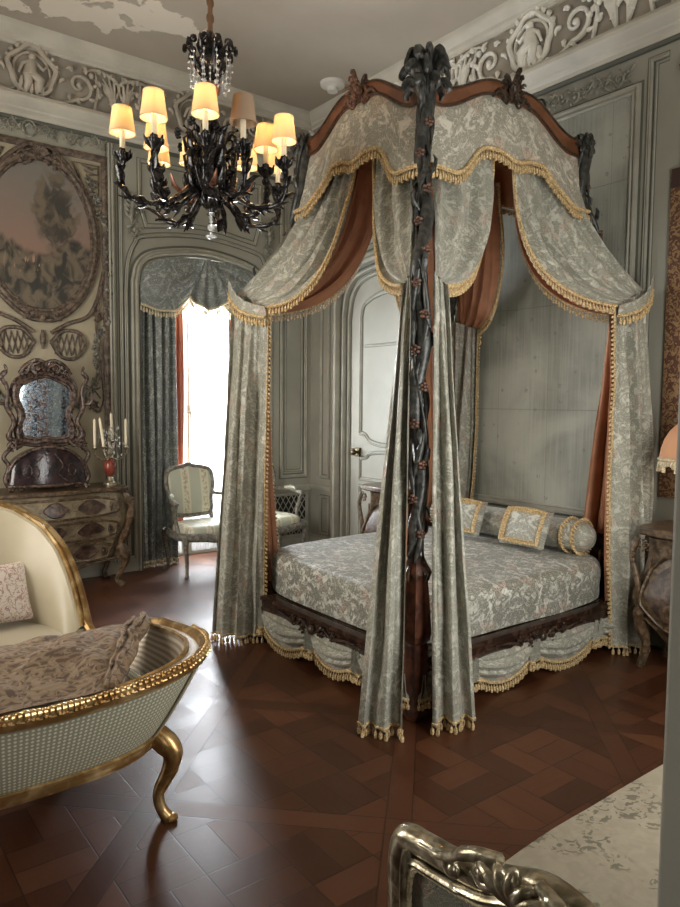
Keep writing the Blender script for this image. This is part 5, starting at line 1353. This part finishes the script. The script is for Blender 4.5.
# ================================================================ BEDSIDE COMMODES
def bedside(y0, y1, label):
    yc = (y0+y1)/2; h = .82; xb_ = 4.40; t = thing('bedside_commode', label, 'bedside commode', (4.2, yc, 0), 0, 'bedside commodes'); W2 = (y1-y0)/2
    def f2(u, v):
        z = lerp(.20, h-.02, v); bul = .035*sin(pi*min(1, max(0, (z-.25)/.55))**.8)+.02*sin(pi*2*(z-.25)/.55)
        hwid = W2-.05+bul; xf = 4.06-bul*1.3
        if u < .25: return V3((lerp(xb_, xf+.03, u/.25), yc-hwid, z))
        if u > .75: return V3((lerp(xf+.03, xb_, (u-.75)/.25), yc+hwid, z))
        s = lerp(-1, 1, (u-.25)/.5); return V3((xf+.03*abs(s)**6, yc+s*hwid, z-.05*(1-v)**2*abs(cos(s*pi/2+pi/2))*0-.06*(1-v)**3*cos(s*pi)))
    b = MB(); b.grid(f2, 48, 18); b.build('carcass', m_comedge, t, angle=40)
    b = MB(); b.prism([(xb_+.01, yc-W2, h), (4.07, yc-W2-.005, h), (4.01, yc-W2+.03, h), (3.985, yc-W2*.5, h), (3.97, yc, h), (3.985, yc+W2*.5, h), (4.01, yc+W2-.03, h), (4.07, yc+W2+.005, h), (xb_+.01, yc+W2, h)], (0, 0, .05))
    b.build('top', m_comedge, t, bevel=.012)
    b = MB(); c = V3((4.0, yc, .56))
    ring = [f2(.5+.19*max(-1, min(1, 1.15*cos(a))), .50+.34*max(-1, min(1, 1.1*sin(a))))-V3((.010, 0, 0)) for a in [2*pi*i/36 for i in range(36)]]
    b.tube(ring, .010, 6, closed=True)
    P2 = lambda a, z, d=0: V3((4.03-d, a, z))
    for s in (-1, 1):
        spiral(b, P2, yc+s*(W2-.07), .76, .028, 1.2, 1, s, .009, .02); b.tube(cat([P2(yc+s*(W2-.02), .80, .01), P2(yc+s*(W2+.005), .68, .02), P2(yc+s*(W2-.04), .52, .02), P2(yc+s*(W2-.05), .38, .0)], 5), .020, 7)
        for q in range(4): b.ell(P2(yc+s*(W2-.005), .72-q*.035, .03), .014, 6, 4)
    b.tube(cat([P2(yc-W2+.06, .33, -.0), P2(yc-W2*.4, .27, .01), P2(yc, .31, .01), P2(yc+W2*.4, .27, .01), P2(yc+W2-.06, .33, -.0)], 5), .010, 6)
    for s in (-1, 1): b.tube([P2(yc+s*(W2-.09), .33, -.01), P2(yc+s*(W2-.10), .70, -.01)], .008, 5)
    b.build('carved_moulding', m_comedge, t, angle=60)
    b = MB(); vs = [f2(.5, .5)-V3((.012, 0, 0))]+[f2(.5+.16*cos(a), .50+.28*sin(a))-V3((.006, 0, 0)) for a in [2*pi*i/24 for i in range(24)]]; b.add(vs, [(0, 1+i, 1+(i+1) % 24) for i in range(24)]); b.build('door_panel', m_comdark, t)
    for sx, sy in ((0, -1), (0, 1), (1, -1), (1, 1)):
        b = MB(); x = 4.07 if sx == 0 else 4.36; y = yc+sy*(W2-.07); o = -.03 if sx == 0 else .0
        b.tube(cat([V3((x, y, .42)), V3((x+o, y+sy*.03, .30)), V3((x, y, .14)), V3((x+o*.8, y+sy*.02, 0))], 6), [.046]*6+[.036]*5+[.026]*6+[.026]*2, 8); b.build('leg', m_comedge, t)
    return t
bedside(1.72, 2.28, 'dark carved bedside commode with peach shaded lamp, at the right edge')
bedside(4.37, 4.93, 'dark carved bedside commode in front of the arched door, beyond the bed')
lp = thing('table_lamp', 'table lamp with fringed peach silk shade on the right bedside commode', 'lamp', (4.19, 2.04, .87))
b = MB(); b.lathe([(.06, 0), (.06, .012), (.035, .03), (.016, .05), (.022, .08), (.034, .14), (.026, .20), (.012, .24), (.010, .36), (.012, .37)], (4.19, 2.04, .87), 18); b.build('base', m_silvergilt, lp)
b = MB(); R.seed(5)
for i in range(12): a = R.uniform(0, 6.28); b.ell((4.19+cos(a)*.065, 2.04+sin(a)*.065, .87+R.uniform(.005, .06)), .012, 7, 5)
b.lathe([(.065, .0), (.07, .01), (.05, .02)], (4.19, 2.04, .87), 16); b.build('crystal_ring', m_glassy, lp)
b = MB(); n = 48
prof = [(.170, .36), (.168, .38), (.160, .43), (.145, .48), (.118, .53), (.085, .565), (.045, .585)]
vs = []
for r, z in prof+[(r-.003, z) for r, z in prof[::-1]]:
    for k in range(n): a = 2*pi*k/n; w_ = 1+.035*abs(cos(a*6)); vs.append(V3((4.19+cos(a)*r*w_, 2.04+sin(a)*r*w_, .92+z)))
m_ = len(prof)*2
b.add(vs, [(j*n+k, j*n+(k+1) % n, ((j+1) % m_)*n+(k+1) % n, ((j+1) % m_)*n+k) for j in range(m_) for k in range(n)])
b.tube([V3((4.19, 2.04, .87+.37)), V3((4.19, 2.04, .92+.59))], .004, 5); sh = b.build('lamp_shade', m_shade_peach, lp)
b = MB(); fringe(b, [V3((4.19+cos(a)*.176, 2.04+sin(a)*.176, .92+.362)) for a in [2*pi*i/48 for i in range(49)]], .035, .012, .008)
for k in range(12):
    a = 2*pi*k/12; q = V3((4.19+cos(a)*.176, 2.04+sin(a)*.176, .92+.335)); b.tube([q, q-V3((0, 0, .02)), q-V3((0, 0, .05))], [.006, .010, .012], 6)
b.build('fringe', m_creamfringe, sh)
l = bpy.data.lights.new('table_lamp_bulb', 'POINT'); l.energy = .6; l.color = (1, .7, .4); l.shadow_soft_size = .03; o = bpy.data.objects.new('table_lamp_bulb', l); C.objects.link(o); o.parent = lp; o.location = (0, 0, .45)
# ================================================================ GILT DAYBED (LEFT FOREGROUND)
DX = .62
db = thing('gilt_chaise_longue', 'gilded chaise longue in cream satin with curved back and tub shaped foot, left foreground', 'chaise longue', (DX, 3.1, 0))
def se(a, ax, ay, p): c, s = cos(a), sin(a); r = (abs(c)**p+abs(s)**p)**(-1/p); return c*r*ax, s*r*ay
def back_rim(a, g=0):     # a: 0 = right front end .. pi = left front end, round the back
    x, y = se(a, .52+g, .62+g, 2.3)
    t = abs(a-pi/2)/(pi/2)                         # 0 back centre .. 1 arm front
    z = interp([(0, 1.10), (.2, 1.085), (.4, 1.03), (.58, .95), (.72, .85), (.84, .72), (.93, .60), (1, .50)], t)
    return V3((DX-.045+x, 3.45+y, z-.015))
def wall_b(a, v, g):      # v 0 bottom .. 1 rim
    x, y = se(a, .52+g-.05*(1-v), .62+g-.12*(1-v), 2.3); z = back_rim(a).z
    return V3((DX-.045+x, 3.45+y, lerp(.34, z, v)))
b = MB(); b.grid(lambda u, v: wall_b(pi*u, v, -.055+.035*sin(pi*v)*-1), 60, 14); b.grid(lambda u, v: wall_b(pi*u, v, .0), 60, 10)
b.grid(lambda u, v: back_rim(pi*u, -.055).lerp(back_rim(pi*u, 0), v)+V3((0, 0, .012*sin(pi*v))), 60, 4)
for a in (0, pi): b.grid(lambda u, v, a=a: wall_b(a, v, -.055).lerp(wall_b(a, v, 0), u), 4, 10)
b.build('backrest', m_cream, db)
b = MB(); b.tube([back_rim(pi*i/60, .0)+V3((0, 0, .012)) for i in range(61)], .020, 8); b.tube([back_rim(pi*i/60, -.03)+V3((0, 0, .016)) for i in range(61)], .012, 6)
for i in range(6, 55):
    p = back_rim(pi*i/60, .005)+V3((0, 0, .028)); b.ell(p-V3((0, 0, .008)), (.011, .011, .009), 6, 4)
for f, a in ((1, 0), (-1, pi)):
    e = back_rim(a, -.01)
    b.tube(cat([e+V3((0, .02, .03)), e+V3((f*.02, -.03, -.02)), e+V3((f*.035, -.05, -.06)), e+V3((f*.0, -.03, -.12)), e+V3((0, -.02, -.17))], 5), [.022]*6+[.034]*8+[.024]*7, 8)
    b.tube(cat([e+V3((f*.01, -.055, -.06)), e+V3((f*.012, -.07, -.09)), e+V3((-f*.01, -.05, -.15))], 5), .014, 6)
b.build('rim', m_gold, db)
# foot tub
def tub(u, v, g=0):       # u 0..1 : right rear -> round the front -> left rear ; v 0 bottom 1 rim
    ax, ay = lerp(.50, .625, max(0, v)**.8)+g, lerp(.50, .67, max(0, v)**.8)+g
    L = .16
    if u < L: s = u/L; x, y = ax, lerp(.16, 0, s)
    elif u > 1-L: s = (u-1+L)/L; x, y = -ax, lerp(0, .16, s)
    else:
        a = -pi*(u-L)/(1-2*L); x, y = se(a, ax, ay, 3.0+1.2*max(0, v))
    e = min(u, 1-u)/L
    zr = lerp(.585, .610, min(1, e)); a_ = (min(u, 1-u)-L)/(.5-L); zr += .050*math.exp(-((a_-.42)/.33)**2)
    zr += .012*sin(pi*u)
    zb = .330-.02*sin(pi*min(1, max(0, (u-L)/(1-2*L))))
    return V3((DX+x, 2.90+y, lerp(zb, zr, v)))
b = MB(); b.grid(tub, 80, 16); b.build('foot_tub', m_diaper, db)
b = MB(); b.grid(lambda u, v: tub(u, lerp(.35, 1, v), -.055), 80, 8); b.grid(lambda u, v: tub(u, 1, -.055*v), 80, 3); b.build('tub_lining', m_ribbed, db)
b = MB()
b.tube([tub(i/80, 1)+V3((0, 0, .0)) for i in range(81)], .022, 8, nrm=(0, 0, 1), flat=1.1)
b.tube([tub(i/80, .955, .006) for i in range(81)], .014, 6, nrm=(0, 0, 1), flat=1.2)
b.tube([tub(i/80, 1, -.055) for i in range(81)], .010, 6)
tr = b.build('tub_rim', m_gold, db)
b = MB(); R.seed(9)
for i_ in range(40, 124):
    i = i_/2; p = tub(i/81, 1, .012)+V3((0, 0, .020)); s_ = .75+.35*abs(sin(i*.9))+.25*(abs(i-41) < 3); b.ell(p, (.013*s_, .014*s_, .013*s_), 7, 5)
    b.ell(p+V3((R.uniform(-.008, .008), -.010, -.014)), (.008, .008, .007), 6, 4); b.ell(p+V3((0, .014, -.002)), (.008, .008, .007), 6, 4)
b.tube([tub(i/81, 1, .012)+V3((0, 0, .012)) for i in range(20, 62)], .012, 6)
b.build('carved_flowers', m_gold, tr)
b = MB(); b.tube([tub(i/80, 0, .006) for i in range(81)], .020, 8, nrm=(0, 0, 1), flat=1.3); b.tube([tub(i/80, .06, .010) for i in range(81)], .009, 6); b.tube([tub(i/80, -.07, .004) for i in range(81)], .010, 6)
for f in (1, -1): b.tube(cat([V3((DX+f*.49, 3.06, .315)), V3((DX+f*.48, 3.3, .33)), V3((DX+f*.485, 3.5, .34)), V3((DX+f*.40, 3.85, .34))], 6), .028, 8)
b.build('lower_rail', m_gold, db)
for f in (1, -1):                                    # dark stile where the tub side turns back
    b = MB(); u0 = .325 if f > 0 else .675
    b.grid(lambda u, v: tub(u0+(u-.5)*.030*(1-.3*v), lerp(.03, .93, v), .010), 4, 14); st = b.build('side_stile', m_brownwood, db)
    b = MB()
    for du in (-.016, .016): b.tube([tub(u0+du*(1-.3*v/14), lerp(.02, .95, v/14), .008) for v in range(15)], .005, 6)
    b.build('piping', m_cream, st)
def cab(p, d, h, k=1.):
    p = V3(p); d = V3(d).normalized(); q = MB()
    q.tube(cat([p-d*.02+V3((0, 0, h+.0)), p+d*.045*k+V3((0, 0, h-.06)), p+d*.035*k+V3((0, 0, h*.62)), p-d*.012+V3((0, 0, h*.32)), p+d*.0+V3((0, 0, h*.12)), p+d*.035+V3((0, 0, .0))], 5),
           [r_*1.08 for r_ in (.040, .041, .042, .042, .040, .038, .036, .034, .032, .030, .028, .026, .024, .022, .021, .020, .020, .020, .020, .020, .020, .020, .021, .022, .022, .020)], 10)
    q.ell(p+d*.04+V3((0, 0, .012)), (.028, .028, .014), 8, 5)
    q.tube([p+d*.075*k+V3((0, 0, h-.06)), p+d*.06*k+V3((0, 0, h*.6)), p+d*.01+V3((0, 0, h*.32))], [.012, .010, .005], 6)
    return q
for x, y, dx, dy in ((1.050, 2.475, .7, -.8), (.190, 2.475, -.7, -.8), (1.10, 3.46, 1, .1), (.14, 3.46, -1, .1), (.93, 3.93, .6, 1), (.31, 3.93, -.6, 1)):
    cab((x, y, 0), (dx, dy, 0), .335).build('leg', m_gold, db)
b = MB(); b.box(DX-.46, DX+.46, 2.55, 3.9, .33, .345); b.build('seat_board', m_railwood, db, smooth=False)
b = MB()
def seatc(u, v):
    a = 2*pi*u; x, y = se(a, .455, .74, 4.5); pr = [(.97, .35), (1.0, .38), (1.0, .42), (.97, .445), (.85, .465), (.5, .478), (0, .48)]
    k = v*6; i = min(5, int(k)); q = k-i; sc = lerp(pr[i][0], pr[i+1][0], q); return V3((DX+x*sc, 3.25+y*sc, lerp(pr[i][1], pr[i+1][1], q)))
b.grid(seatc, 60, 18, True); b.build('seat_cushion', m_cream, db)
cushion('scatter_cushion', .42, .30, .12, m_toile, None, 'rose patterned cream cushion leaning on the curved back of the gilded chaise longue', 'cushion', place(.70, 3.76, .635, radians(6), radians(-20)), border=False)
# throw
b = MB()
def throw(u, v):
    # u along width, v from the foot rim to the back
    A = V3((.02, 2.28, .640)); B = V3((.80, 2.27, .645)); Cc = V3((1.17, 2.90, .640)); D = V3((.10, 3.30, .56))
    p = A.lerp(B, u).lerp(D.lerp(Cc, u), v)
    z = p.z+.055*sin(pi*v)*sin(pi*(.15+.7*u))-.03*sin(pi*u)*v
    z += .030*sstep(.75, 1, u)*sstep(.7, 1, v)
    nz = mn.noise(V3((p.x*3.2, p.y*3.2, 0)))*.036+abs(mn.noise(V3((p.x*6+p.y*4, p.y*5-p.x*4, 2))))*.034*(1-.7*sstep(.8, 1, v))
    w_ = p.x*.75-p.y*.66+.06*mn.noise(V3((p.x*2.5, p.y*2.5, 5))); nz += .020*abs(sin(w_*17))**.7*sstep(.1, .5, v)*sstep(.0, .3, u)
    e = min(v*8, 1); z += nz*(.35+.65*e)
    edge = sstep(.93, 1, v)
    z -= .06*edge*(1-u)
    return V3((p.x+.02*mn.noise(V3((v*4, 1, u))), p.y+.02*mn.noise(V3((u*5, v, 3))), z))
b.grid(throw, 70, 56)
b.grid(lambda u, v: throw(1, u)+V3((.020*sin(v*pi)*1.0, -.01*v, -.055*v+.006*sin(u*22))), 50, 8)
b.grid(lambda u, v: throw(u, 1)+V3((.0, .02*sin(v*pi), -.07*v)), 50, 6)
th = b.build('brocade_throw', m_throw, origin=(DX, 2.8, .6)); tag(th, 'crumpled brown brocade throw with tan pattern lying over the gilded chaise longue', 'throw')
for i in range(3):
    pass
b = MB()
for k, (du, w) in enumerate(((.985, .014), (.955, .010))): b.tube([throw(du, i/50)+V3((.004, 0, .010)) for i in range(51)], [w*(.8+.3*sin(i*.7)) for i in range(51)], 6)
b.build('rolled_edge', m_throw, th)

# ================================================================ SILVERED DAYBED (BOTTOM RIGHT)
sb = thing('silvered_daybed', 'daybed with silvered carved end and cream blossom mattress in the lower right corner', 'daybed', (1.9, .75, 0))
EX = .95
ERIM = [(1.015, .30), (1.02, .55), (1.022, 0.665), (1.005, 0.720), (.95, 0.730), (.88, 0.737), (.80, 0.750), (.73, 0.780), (.66, 0.803), (.58, 0.790), (.50, 0.750), (.42, 0.737), (.385, 0.720), (.372, 0.665), (.375, .55), (.38, .30)]
E3 = [V3((EX, y, z)) for y, z in ERIM]
b = MB(); pth = cat(E3, 5)
b.tube(pth, [.026]*len(pth), 14, nrm=(-1, 0, 0)); b.tube([p+V3((-.018, -.030*(1 if p.y > .7 else -1) if p.z < .74 else 0, -.030 if p.z > .72 else 0)) for p in pth], .010, 6)
P3 = lambda a, z, d=0: V3((EX-.02-d, a, z-.035))
for s in (1, -1):
    spiral(b, P3, .70+s*.07, .825, .030, 1.3, radians(90), s, .013, .018, leaves=False, seg=8); spiral(b, P3, .70+s*.145, .79, .020, 1.1, radians(90), -s, .010, .014, leaves=False, seg=8)
    b.tube(cat([P3(.70+s*.04, .86, .012), P3(.70+s*.10, .845, .02), P3(.70+s*.17, .80, .015), P3(.70+s*.24, .785, .008)], 5), [.014]*7+[.011]*3+[.008]*3+[.004]*3, 8)
for q in range(5): b.tube(cat([P3(.70, .81, .02), P3(.70+(q-2)*.016, .845-abs(q-2)*.006, .034), P3(.70+(q-2)*.034, .868-abs(q-2)*.012, .026), P3(.70+(q-2)*.046, .862-abs(q-2)*.012, .02)], 4), [.010, .012, .013, .014, .014, .014, .013, .012, .010, .008, .006, .004, .002], 8)
b.tube([V3((EX, 1.018, .31)), V3((EX, .377, .31))], .024, 8); b.build('end_frame', m_silvergilt, sb, angle=60)
b = MB(); inner = [V3((EX-.002, .6975+(p.y-.6975)*.93, p.z-.012)) for p in pth]; b.prism(inner, (.03, 0, 0))
m_darkfl = damask('grey green floral end panel', (.12, .12, .09), (.22, .21, .16), (.3, .16, .1), 1.4, .1)
b.uv = [(v[1], v[2]) for v in b.v]; b.build('end_panel', m_darkfl, sb)
b = MB()
gp = [V3((EX-.012, .6975+(p.y-.6975)*.88, .30+(p.z-.30)*.90)) for p in pth]; b.tube(gp, .006, 6)
for i, p in enumerate(gp[::1]): b.ell(p, (.006, .009, .009), 5, 3)
b.build('gimp', m_creamfringe, sb)
b = MB()
def matt(u, v):
    a = 2*pi*u; x, y = se(a, .93, .345, 6); pr = [(.98, .34), (1.0, .37), (1.0, .45), (.985, .49), (.94, .515), (.6, .535), (0, .54)]
    k = v*6; i = min(5, int(k)); q = k-i; sc = lerp(pr[i][0], pr[i+1][0], q)
    return V3((1.93+x*sc, .715+y*sc, lerp(pr[i][1], pr[i+1][1], q)+.006*mn.noise(V3((x*sc*4, y*sc*6, 0)))))
b.grid(matt, 90, 30, True, uvs=lambda u, v: (matt(u, v).x, matt(u, v).y+(matt(u, v).z if v < .5 else 0))); b.build('mattress', m_blossom, sb)
b = MB(); 
for y in (1.03, .38): b.tube([V3((EX, y, .32)), V3((2.88, y, .32))], .026, 8)
b.tube([V3((2.88, 1.03, .32)), V3((2.88, .38, .32))], .026, 8); b.box(EX, 2.88, .39, 1.02, .31, .34); b.build('seat_rail', m_silvergilt, sb)
for x, y, dx, dy in ((.96, 1.01, -1, .6), (.96, .39, -1, -.4), (2.86, 1.01, 1, .6), (2.86, .39, 1, -.4)): cab((x, y, 0), (dx, dy, 0), .30, .5).build('leg', m_silvergilt, sb)
